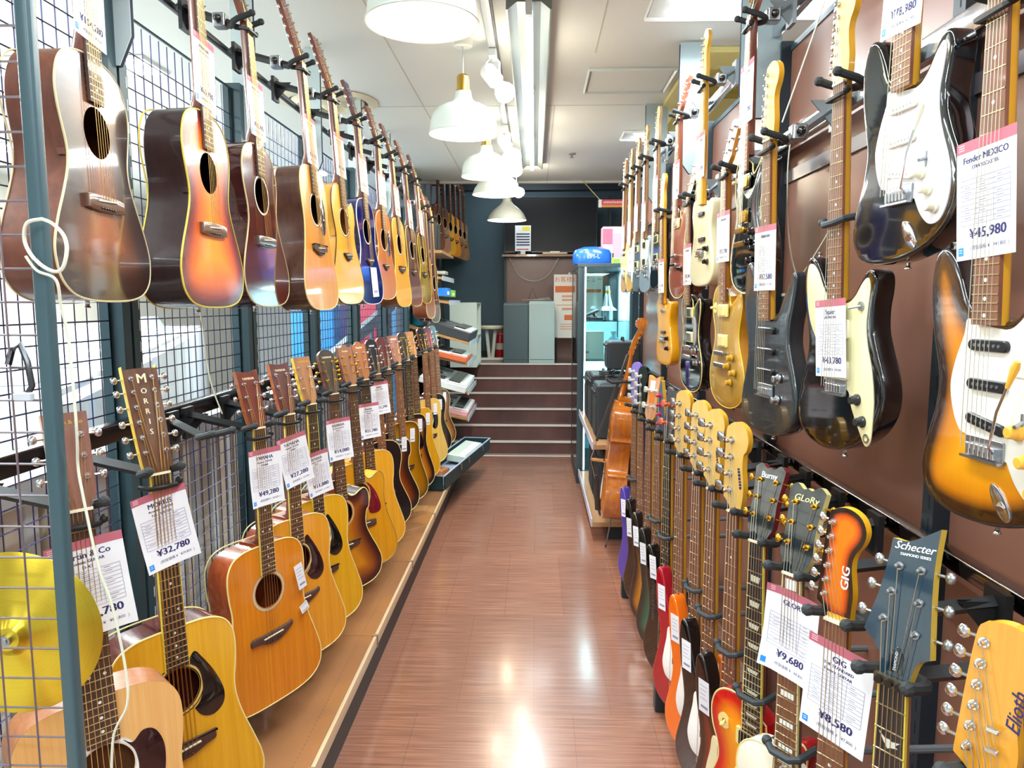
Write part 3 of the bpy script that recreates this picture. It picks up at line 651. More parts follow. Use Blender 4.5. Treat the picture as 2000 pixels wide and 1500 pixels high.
def plate(side, y):
    s = -1 if side == 'L' else 1; x0 = 1.155*s if side == 'L' else (WX-.03); x1 = x0-s*(.085 if side == 'L' else .135); zb = H+.625
    P = [(x0, CEIL-.01), (x1, CEIL-.01), (x1, zb+.075), (x1+s*(.035 if side == 'L' else .055), zb), (x0, zb)]; n = 5
    b = MB(); b.add([(px, y-.008, z) for px, z in P]+[(px, y+.008, z) for px, z in P], [tuple(range(n)), tuple(range(n, 2*n))]+[(i, (i+1) % n, n+(i+1) % n, n+i) for i in range(n)])
    o = obj('bracket_plate', b, pbr('#cfe0e2' if side == 'L' else '#a4b6bb', .35)); e = MB()
    e.tube([(x1, y, CEIL-.02), (x1, y, zb+.075), (x1+s*(.035 if side == 'L' else .055), y, zb), (x0, y, zb)], .005, 5); obj('edge_strip', e, pbr('#2b3548', .4), o)
    return o
# wire grid wall on the other side
GX = -1.15
PY = [2.02, 2.9, 3.78, 4.66, 5.57, 6.5]
WIRE = pbr('#3b3a63', .3, .5); WIREB = pbr('#8f8690', .3, .7)
def grid(name_label, axis, c, a0, a1, z0, z1, group, m):
    t = thing('wire_grid_panel', name_label, 'grid panel', (c if axis == 'y' else a0, a0 if axis == 'y' else c, z0), group)
    L = a1-a0; Hh = z1-z0; b = MB(); P = (lambda u, v, w=0: (w, u, v)) if axis == 'y' else (lambda u, v, w=0: (u, w, v))
    k = 0
    for i in range(1, int(L/.05)): b.cyl(P(i*.05, .01), P(i*.05, Hh-.01), .0019, n=4, caps=False)
    for i in range(1, int(Hh/.05)): b.cyl(P(.008, i*.05, .0035), P(L-.008, i*.05, .0035), .0019, n=4, caps=False)
    obj('wire_mesh', b, m, t); f = MB()
    f.tube([P(0, 0), P(L, 0), P(L, Hh), P(0, Hh)], .008, 6, closed=True); obj('grid_frame', f, STEELBLUE, t)
    return t
for i, (a, c) in enumerate(zip([1.17]+PY[:-1], PY)):
    grid(['violet-blue wire grid panel between the end post and the first wide post', 'violet-blue wire grid panel behind the twelve-string and empty hook', 'violet-blue wire grid panel behind the orange guitar with no pickguard', 'violet-blue wire grid panel in front of the bright blue boxes', 'violet-blue wire grid panel by the grey stair handrail', 'violet-blue wire grid panel next to the keyboard shelves'][i], 'y', GX, a+.05, c-.05, .28, H+.80, 'wire grid panels', WIRE)
for i, y in enumerate(PY):
    p = obj('steel_post', MB().box(GX-.03, GX+.035, y-.045, y-.006, 0, H+.82).box(GX-.03, GX+.035, y+.006, y+.045, 0, H+.82).box(GX-.02, GX+.02, y-.03, y+.03, .2, H+.80), STEELBLUE)
    tag(p, 'dark teal double post of the grid wall, '+['behind the twelve-string headstock', 'beside the dark red headstock', 'behind the round dark headstock', 'at the low end of the grey handrail', 'at the high end of the grey handrail', 'next to the keyboard shelves'][i], 'post', 'posts of the wire grid wall')
    q = MB()
    for k in range(36): q.box(GX+.035, GX+.0356, y+.036, y+.040, .3+k*.06, .33+k*.06)
    obj('slot_strip', q, pbr('#c9d2d2', .6), p)
# end panel that closes the grid wall towards the viewer
grid('end panel of wire grid with pale wires in front of the gold cymbal', 'x', 1.10, -1.70, -.744, .18, H+1.18, 'wire grid panels', WIREB)
p = obj('steel_post', MB().rbox(-.750, -.727, 1.088, 1.111, 0, CEIL-.02, .006), pbr('#3d565e', .3)); tag(p, 'slim teal steel post at the open end of the grid wall', 'post')
for i, y in enumerate(PY[:5]): tag(plate('L', y), 'pale sheet-metal bracket plate with a cut corner on the '+['first', 'second', 'third', 'fourth', 'fifth'][i]+' post of the grid wall', 'bracket', 'bracket plates over the grid wall')
for i, y in enumerate((2.64, 3.74, 4.84)): tag(plate('R', y), 'pale sheet-metal bracket plate with a cut corner on the '+['second', 'third', 'fourth'][i]+' post of the brown wall', 'bracket', 'bracket plates over the brown wall')
DRAIL = pbr('#3a3434', .22, .8)
def rail(name, label, x0, x1, y0, y1, z0, z1, m, mounts=()):
    t = obj(name, MB().rbox(x0, x1, y0, y1, z0, z1, .004, None, 'y'), m); tag(t, label, 'rail')
    return t
rail('hanging_rail', 'dark square rail along the grid at headstock height', -1.122, -1.084, .3, 6.5, H-.362, H-.314, DRAIL)
rail('hanging_rail', 'thin dark rail high above the grid carrying the upper hanger arms', -1.118, -1.098, .3, 6.4, H+.885, H+.905, BLACKM)
CHR2 = pbr('#8d8583', .12, 1.)
rail('hanging_rail', 'polished square rail low on the brown wall', WX-.075, WX-.045, -.4, 5.6, H-.505, H-.472, CHR2)
rail('hanging_rail', 'bright chrome rail across the middle of the brown wall', WX-.065, WX-.040, -.4, 5.9, H+.49, H+.54, CHROME)
rail('hanging_rail', 'chrome rail along the top of the brown wall', WX-.065, WX-.040, -.4, 5.9, H+.885, H+.925, CHROME)

# platform under the grid guitars
PT = H-1.37
t = thing('display_platform', 'low tan laminate platform under the row of acoustic guitars', 'platform', (-.65, .4, 0))
LAM = pbr('#9c6e4a', .12, coat=1., var=.06, scale=4)
ys = [.4, 1.12, 2.02, 2.9, 3.78, 4.66, 5.57, 6.5]
for a, c in zip(ys[:-1], ys[1:]):
    b = MB().box(-.52, -.012, a-.4+.001, c-.4-.001, PT-.03, PT); o = obj('top_board', b, LAM, t)
    q = MB()
    for k in range(int((c-a)/.022)): q.box(-.064, -.061, a-.4+.01+k*.022, a-.4+.017+k*.022, PT, PT+.0004)
    obj('hole_row', q, pbr('#6b4a30', .7), o)
    obj('front_lip', MB().rbox(-.010, .004, a-.4+.004, c-.4-.004, PT-.042, PT+.004, .003, None, 'y'), pbr('#cbb08a', .3), t)
    obj('lip_joint', MB().box(-.014, .007, c-.4-.012, c-.4+.004, PT-.045, PT+.007), pbr('#8a7256', .4), t)
obj('groove', MB().box(-.0125, -.0095, 0, 6.1, PT-.03, PT-.002), pbr('#3a2d26', .6), t)
obj('kick_board', MB().box(-.06, -.032, 0, 6.1, 0, PT-.03), pbr('#14171a', .45), t)

# ceiling fittings
def fixture(x, y0, y1):
    t = thing('fluorescent_fixture', 'long mirrored ceiling trough with bare fluorescent tubes above the aisle' if y1 > 3 else 'mirrored ceiling trough of tubes above the viewer', 'ceiling light', (x, y0, CEIL), 'aisle ceiling troughs')
    L = y1-y0; b = MB()
    P = [(-.095, -.001), (-.095, -.05), (-.088, -.05), (-.05, -.02), (.05, -.02), (.088, -.05), (.095, -.05), (.095, -.001)]; n = 8
    b.add([(px, 0, z) for px, z in P]+[(px, L, z) for px, z in P], [(i, (i+1) % n, n+(i+1) % n, n+i) for i in range(n)]+[tuple(range(n)), tuple(range(n, 2*n))])
    obj('reflector', b, pbr('#727a76', .45, .3), t)
    nt = max(1, int(L/1.22)); s = L/nt
    for k in range(nt):
        obj('fluorescent_tube', MB().cyl((0, k*s+.03, -.052), (0, k*s+s-.03, -.052), .0165, n=12), glow('#f4fbff', 4), t); area('tube_light', (x, y0+k*s+s/2, CEIL-.0715), .028, s-.08, 22, COOL)
        obj('lamp_holder', MB().box(-.014, .014, k*s-.012, k*s+.02, -.075, -.015), pbr('#c8cccc', .4), t)
    return t
fixture(-.03, 3.2, 6.9); fixture(-.03, -2.0, 2.9)
def panel_light(x, y, label, hx=.32, hy=.14):
    t = thing('ceiling_light', label, 'ceiling light', (x, y, CEIL), 'recessed ceiling lights')
    obj('light_frame', MB().tube([(-hx-.05, -hy, -.006), (hx, -hy, -.006), (hx, hy, -.006), (-hx-.05, hy, -.006)], .012, 4, closed=True), pbr('#e8ecea', .4), t)
    for s in (-1, 1): obj('fluorescent_tube', MB().cyl((-hx+.06, s*hy*.45, -.022), (hx-.02, s*hy*.45, -.022), .016, n=10), glow('#f4fbff', 12), t)
    obj('reflector', MB().box(-hx-.04, hx-.01, -hy+.01, hy-.01, -.004, -.001), pbr('#dfe6e4', .3), t)
panel_light(1.02, 5.75, 'recessed twin-tube light over the far end of the brown wall'); panel_light(.95, 3.3, 'recessed twin-tube light over the near part of the brown wall', .42)
for x, y, l in ((-2.6, 1.2, 'twin-tube ceiling light over the white machines nearby'), (-2.6, 4.0, 'twin-tube ceiling light over the white machines farther along'), (-2.6, 7.2, 'twin-tube ceiling light near the grey stair handrail'), (-4.0, 2.6, 'twin-tube ceiling light beside the beige shop wall'), (-4.0, 6.0, 'twin-tube ceiling light deep in the neighbouring shop')): panel_light(x, y, l, .6)
# round diffuser, access hatch, cassette unit, sprinkler
t = thing('ceiling_vent', 'large round cream ceiling diffuser above the grid guitars', 'vent', (-1.30, 4.76, CEIL))
for i, (r0, r1, z) in enumerate(((.31, .262, -.02), (.225, .19, -.035), (.155, .12, -.05), (.085, .0, -.06))):
    obj('diffuser_ring', MB().lathe([(r0, -.002), (r0, -.008), (r1, z), (max(r1-.012, 0), z+.004), (max(r1-.012, 0), -.003)], 40), pbr('#d9cfb4', .5), t)
obj('vent_throat', MB().disc((0, 0), .30, -.0015, 40), pbr('#4a463c', .8), t)
t = thing('access_hatch', 'square ceiling access hatch with a pale frame', 'hatch', (.52, 4.37, CEIL))
obj('hatch_frame', MB().tube([(-.23, -.22, -.004), (.24, -.22, -.004), (.24, .22, -.004), (-.23, .22, -.004)], .012, 4, closed=True), pbr('#c2cccb', .4), t)
obj('hatch_panel', MB().box(-.215, .225, -.205, .205, -.006, -.001), CEILM, t)
t = thing('air_conditioner', 'yellowed ceiling cassette air conditioner above the brown wall', 'air conditioner', (1.22, 4.7, CEIL))
YEL = pbr('#d8cb84', .45)
b = MB(); q = [(-.42, -.88), (.42, -.88), (.42, .88), (-.42, .88)]; q2 = [(-.34, -.80), (.34, -.80), (.34, .80), (-.34, .80)]
b.add([(x, y, -.002) for x, y in q]+[(x, y, -.03) for x, y in q]+[(x, y, -.055) for x, y in q2], [(i, (i+1) % 4, 4+(i+1) % 4, 4+i) for i in range(4)]+[(4+i, 4+(i+1) % 4, 8+(i+1) % 4, 8+i) for i in range(4)]+[(8, 9, 10, 11)])
obj('housing', b, YEL, t)
g = MB()
for k in range(14): g.box(-.26, .26, -.7+k*.04, -.685+k*.04, -.064, -.055)
obj('intake_grille', g, pbr('#a8983c', .5), t)
for s in (-1, 1): obj('air_flap', MB().box(s*.31-.025, s*.31+.025, -.72, .72, -.062, -.053), pbr('#c0b060', .5), t)
t = thing('sprinkler', 'small dark sprinkler head on the ceiling beyond the hatch', 'sprinkler', (.308, 6.45, CEIL))
obj('escutcheon', MB().lathe([(.035, 0), (.03, -.008), (.012, -.012)], 16), pbr('#9a9a90', .4, .5), t); obj('deflector', MB().lathe([(.008, -.012), (.008, -.03), (.02, -.034), (0, -.036)], 12), STEEL, t)
# ceiling panel joints
for i, (x, y0, y1) in enumerate(((.30, 2.9, 3.9), (.12, 4.9, 7.9), (-.72, -3, 7.91))): struct('trim_ceiling', MB().box(x-.003, x+.003, y0, y1, CEIL-.0015, CEIL), pbr('#b9b4a8', .8))
for y in (4.9, 3.0): struct('trim_ceiling', MB().box(-1.1, 2.4, y-.003, y+.003, CEIL-.0015, CEIL), pbr('#b9b4a8', .8))
struct('trim_ceiling', MB().box(-1.3, 1.9, 7.87, 7.92, CEIL-.02, CEIL+.12), pbr('#d6d6d0', .6))

# pendant lamps
def pendant(x, y, zr, label, style, lit=True):
    t = thing('pendant_lamp', label, 'lamp', (x, y, H+zr), 'pendant lamps over the aisle')
    if style == 'dome':
        prof = [(r*.88, z*.66) for r, z in [(.190, 0), (.186, .03), (.181, .085), (.172, .13), (.150, .172), (.108, .203), (.070, .222), (.052, .245), (.046, .275), (.043, .300)]]; m = pbr('#d3ddd4', .3, coat=.4)
        capz = .198
    else:
        prof = [(r*.84, z*.8) for r, z in [(.235, 0), (.225, .03), (.205, .075), (.170, .12), (.120, .165), (.078, .198), (.055, .235), (.050, .27)]]; m = pbr('#d6d8cc', .34, .35); capz = .216
    inner = [(r-.003, z) for r, z in prof]
    obj('lamp_shade', MB().lathe([(prof[0][0]+.003, 0)]+prof+[(.001, prof[-1][1]+.006)], 48), m, t)
    obj('shade_lining', MB().lathe(inner+[(.001, prof[-1][1])], 48), pbr('#fbf6e6', .5), t)
    obj('rim', MB().tube([(prof[0][0]*math.cos(a), prof[0][0]*math.sin(a), 0) for a in [2*math.pi*k/48 for k in range(48)]], .0035, 5, closed=True), m, t)
    obj('lamp_socket', MB().lathe([(0, capz), (.036, capz), (.036, capz+.008), (.030, capz+.010), (.030, capz+.07), (.022, capz+.08), (.008, capz+.085), (0, capz+.086)], 20), pbr('#c9a44a', .25, 1.) if style == 'dome' else pbr('#b8bcb8', .3, 1.), t)
    obj('bulb', MB().ell((0, 0, .045), .032, .032, .044, 16), glow('#fff1cf', 60), t)
    obj('bulb_cap', MB().cyl((0, 0, .085), (0, 0, capz), .016, n=12), STEEL, t)
    obj('cord', MB().cyl((0, 0, capz+.08), (0, 0, (CEIL-H if y < 7.9 else 1.72)-zr-.002), .004, n=6), pbr('#c9d0d0', .5), t)
    obj('ceiling_rose', MB().cyl((0, 0, (CEIL-H if y < 7.9 else 1.72)-zr-.03), (0, 0, (CEIL-H if y < 7.9 else 1.72)-zr-.001), .045, .05, n=20), pbr('#e0e2de', .4), t)
    l = bpy.data.lights.new('bulb_light', 'POINT'); l.energy = 16; l.color = WARM; l.shadow_soft_size = .03
    lo = bpy.data.objects.new('bulb_light', l); COL.objects.link(lo); lo.parent = t; lo.location = (0, 0, .02)
pendant(-.337, 2.29, .823, 'white dome pendant lamp with a lit bulb, cut by the top edge', 'dome')
pendant(-.351, 3.70, .812, 'white dome pendant lamp with brass cap, second along the aisle', 'dome')
pendant(-.328, 5.06, .834, 'white dome pendant lamp, smallest of the three domes', 'dome')
pendant(-.337, 6.4, .905, 'brushed aluminium pendant lamp partly hidden by a white dome', 'cone')
pendant(-.287, 7.6, .822, 'brushed aluminium pendant lamp hanging before the television', 'cone')
t = thing('light_track', 'slim grey ceiling track that carries the spotlights', 'light track', (-.21, 4.4, CEIL), None)
obj('track_bar', MB().box(-.017, .017, -1.6, 3.4, -.032, -.002), pbr('#a9aeb4', .35, .3), t)
obj('track_cable', MB().tube([(.024, -1.6+k*.25, -.012-.006*math.sin(k*1.9)) for k in range(21)], .004, 5), pbr('#74737c', .5), t)
def spot(y, label, aim=(.55, -.35, -.75)):
    t = thing('track_spotlight', label, 'spotlight', (-.21, y, CEIL-.033), 'spotlights on the track'); WH = pbr('#dfe6ea', .35)
    obj('adapter', MB().rbox(-.02, .02, -.045, .045, -.04, 0, .008), WH, t)
    for s in (-1, 1): obj('yoke_arm', MB().tube([(s*.012, 0, -.035), (s*.032, 0, -.055), (s*.034, 0, -.125)], .006, 6), WH, t)
    d = Vector(aim).normalized(); c = Vector((0, 0, -.125)); X = Matrix.Translation(c) @ d.to_track_quat('Z', 'Y').to_matrix().to_4x4()
    obj('lamp_body', MB().lathe([(0, -.06), (.035, -.058), (.04, -.05), (.04, .03), (.03, .045), (.026, .05), (0, .05)], 20, X), WH, t)
    obj('bulb', MB().lathe([(.02, .05), (.026, .06), (.046, .095), (.050, .12), (.040, .138), (0, .145)], 20, X), glow('#fff0d6', 26), t)
    l = bpy.data.lights.new('spot_light', 'POINT'); l.energy = 5; l.color = (1, .9, .72); l.shadow_soft_size = .05
    lo = bpy.data.objects.new('spot_light', l); COL.objects.link(lo); lo.parent = t; lo.location = c+d*.17
spot(3.75, 'white track spotlight with a large glowing bulb behind the second pendant'); spot(5.3, 'white track spotlight behind the third pendant'); spot(5.9, 'white track spotlight above the first aluminium pendant'); spot(7.05, 'white track spotlight above the last pendant')
# ------------------------------------------------------------------ hangers, price tags
def short(l):
    for cut in (' with ', ' beside ', ' behind ', ' in the ', ' near ', ' hanging '):
        while len(l.split()) > 16 and cut in l: l = l[:l.rindex(cut)]
    return ' '.join(l.split()[:16])
def hanger(fr, P, label, group, lock=True, m=BLACKM, zoff=0., collar=False, pad=None):
    """arm from a rail at P (height relative to the lens) to a rubber yoke round the neck"""
    p = Vector((P[0], P[1], P[2]+H)); t = thing('guitar_hanger', short(label), 'hanger', tuple(p), group); X = Matrix.Translation(-p) @ fr
    pts = [(-.036, .016, .024), (-.036, .010, .004), (-.035, .004, -.020), (-.026, 0, -.038), (-.012, -.002, -.046), (0, -.002, -.048), (.012, -.002, -.046), (.026, 0, -.038), (.035, .004, -.020), (.036, .010, .004), (.036, .016, .024)]
    b = MB().tube(pts, .0088, 8, X)
    for s in (-1, 1): b.ell((s*.036, .016, .024), .0108, .0108, .0108, 8, X)
    obj('yoke', b, RUBBER, t)
    e = X @ Vector((0, -.002, -.050)); obj('arm', MB().loft([((0, 0, 0), .0135), (e, .0125)], 4), m, t)
    s = 1 if P[0] > 0 else -1
    obj('wall_plate', MB().box(-.006, .006, -.03, .03, -.075, .02, Matrix.Translation((-s*.02, 0, 0))).add([(-s*.026, -.004, -.07), (-s*.026, .004, -.07), (-s*.026, .004, .0), (-s*.026, -.004, 0), (-s*.085, -.004, 0), (-s*.085, .004, 0)], [(0, 1, 2, 3), (0, 3, 4), (1, 5, 2), (0, 4, 5, 1)]), m, t)
    if collar: obj('swivel_block', MB().rbox(-.02, .02, -.02, .02, -.02, .02, .006, Matrix.Translation(e*.78)), pad or STEEL, t); obj('swivel_knob', MB().ell(tuple(e*.78+Vector((0, -.024, 0))), .013, .013, .013, 10), GLOSSB, t)
    if lock:
        q = MB().tube([(-.040, -.024, -.018), (-.030, -.027, .008), (0, -.028, .0105), (.028, -.027, .010), (.038, -.022, .0)], .0055, 6, X).ell((.038, -.020, .004), .009, .009, .009, 8, X)
        obj('lock_bar', q, BLACKM, t)
    return t
def price_tag(fr, y, label, brand, sub, sub2, price, small, tilt=0., x=0., size=1., z=.0013, group='large price tags', detail=2, curl=.0):
    Wd, Hh = .122*size, .172*size; X = fr @ Matrix.Translation((x, y, z)) @ Matrix.Rotation(R(tilt), 4, 'Z'); s = size
    t = thing('price_tag', label, 'price tag', X, group)
    def bend(b):
        b.v = [(px, py, pz+curl*max(0, abs(px)-.022)**2*8+(curl*.25*max(0, -py-.1))) for px, py, pz in b.v]; return b
    b = MB(); n = 9; mrow = 7; vs = [(-Wd/2+Wd*i/(n-1), -Hh*j/(mrow-1), 0) for j in range(mrow) for i in range(n)]
    b.add(vs, [(j*n+i, j*n+i+1, j*n+n+i+1, j*n+n+i) for j in range(mrow-1) for i in range(n-1)]); obj('card', bend(b), PAPER, t, sharp=0)
    b = MB(); vs = [(-Wd/2+Wd*i/(n-1), -.016*s*j, .0002) for j in range(2) for i in range(n)]; b.add(vs, [(i, i+1, n+i+1, n+i) for i in range(n-1)]); hb = obj('header_band', bend(b), ROSEBAND, t, sharp=0)
    b = MB()
    for k in range(3): b.box(-.056*s, -.044*s, (-.0045-.0035*k)*s, (-.0032-.0035*k)*s, .0002, .00035)
    obj('header_mark', bend(b), pbr('#eec9cf', .7), hb)
    b = MB()
    if brand[:1] == '~': marks(b, 0, -.028*s, len(brand)*.0085*s, .0075*s, .0003)
    elif brand: text(b, brand, .0155*s if len(brand) < 12 else .0135*s, 0, -.028*s, .0003, bold=.0005)
    if sub: text(b, sub, .0076*s, 0, -.040*s, .0003, bold=.0003)
    if sub2: text(b, sub2, .0076*s, 0, -.050*s, .0003, bold=.0003)
    obj('heading_text', bend(b), INK, t, sharp=0) if b.v else None
    b = MB(); text(b, price, .0205*s, .006*s, -.136*s, .0003, bold=.0009, sx=1.12)
    obj('price_text', bend(b), INK, t, sharp=0); b = MB(); text(b, '(税抜価格 ¥   '+small+'  )', .0078*s, .010*s, -.156*s, .0003)
    obj('fine_print', bend(b), INK, t, sharp=0)
    b = MB(); w_ = .00035
    if detail > 0:
        rows = [-.056-.0073*k for k in range(10)]
        for yy in rows: b.box(-.05*s, .05*s, yy*s-w_, yy*s+w_, .0002, .0003)
        for xx in (-.05, -.018, .018, .05): b.box(xx*s-w_, xx*s+w_, rows[-1]*s, rows[0]*s, .0002, .0003)
        for k in range(9):
            for x0, x1 in ((-.043, -.026), (-.012, .006), (.024, .042)):
                if (k*3+int(x0*100)) % 4: b.box(x0*s, (x0+(x1-x0)*(.5+.5*((k*7) % 5)/5))*s, (rows[k]-.0045)*s, (rows[k]-.0034)*s, .0002, .0003)
        obj('spec_table', bend(b), RULE, t, sharp=0)
    lg = obj('shop_mark', bend(MB().box(-.056*s, -.045*s, -.165*s, -.153*s, .0002, .0004)), LOGO, t, sharp=0)
    obj('mark_lines', bend(MB().box(-.0535*s, -.0475*s, -.1572*s, -.1562*s, .0004, .0005).box(-.0535*s, -.0475*s, -.1608*s, -.1598*s, .0004, .0005)), PAPER, lg, sharp=0)
    return t
def slip(fr, x, y, label, z=-.010, w=.034, h=.062, rot=0., lines=4, group='small price slips'):
    X = fr @ Matrix.Translation((x, y, z)) @ Matrix.Rotation(R(rot), 4, 'Z'); t = thing('price_slip', label, 'price slip', X, group)
    obj('card', MB().box(-w/2, w/2, -h, 0, -.0004, 0), PAPER, t)
    b = MB()
    for k in range(lines): b.box(-w*.36, w*(.36-.1*(k % 3)), -h*(.18+.13*k)-.0007, -h*(.18+.13*k)+.0007, 0, .0003)
    b.box(-w*.30, w*.36, -h*.86, -h*.78, 0, .0003)
    obj('printed_lines', b, pbr('#8f8ca8', .8), t)

# ------------------------------------------------------------------ acoustic guitars
def burst(*c, p=None):
    n = len(c); return tuple((i/(n-1) if p is None else p[i], x) for i, x in enumerate(c))
def mats(top, side, head, neck=None, board=None, bind=None, guard=None, peg=None, headside=None, **k):
    d = dict(top=top, side=side, head=head, neck=neck or MAHOG, board=board or ROSEW, bind=bind or CREAM, guard=guard or GLOSSB, peg=peg or CHROME)
    d['headside'] = headside or d['neck']; d.update(k); return d
nat = lambda a, b: wood(a, b, coat=.5, rough=.28)
SPR = ('#ffffff', '#f2ead8')
def bw(bm, *c, p=None, coat=.9): return wood('#f2ece2', '#ffffff', burst=burst(*c, p=p), bmax=bm, coat=coat, rough=.25)
def logo_text(s, size, y, col, head, shear=0., x=0.):
    def f(t, M):
        b = MB()
        if s[0] == '~': marks(b, x, y, len(s)*size*.62, size*.6, .0006, head_xf(head))
        else: text(b, s, size, x, y, .0006, head_xf(head), bold=.0004, shear=shear)
        obj('headstock_lettering', b, col, t)
    return f
YLOGO = pbr('#e9d9b0', .4); GLOGO = pbr('#c9a24a', .35, .6); WLOGO = pbr('#e8eaec', .4)
REDW = wood('#7a3a20', '#985030', coat=.7); DKW = wood('#2b1714', '#42241e', coat=.8); ROSB = wood('#3a201a', '#5a3426', coat=.7)
LX, LZ = -.825, -.378
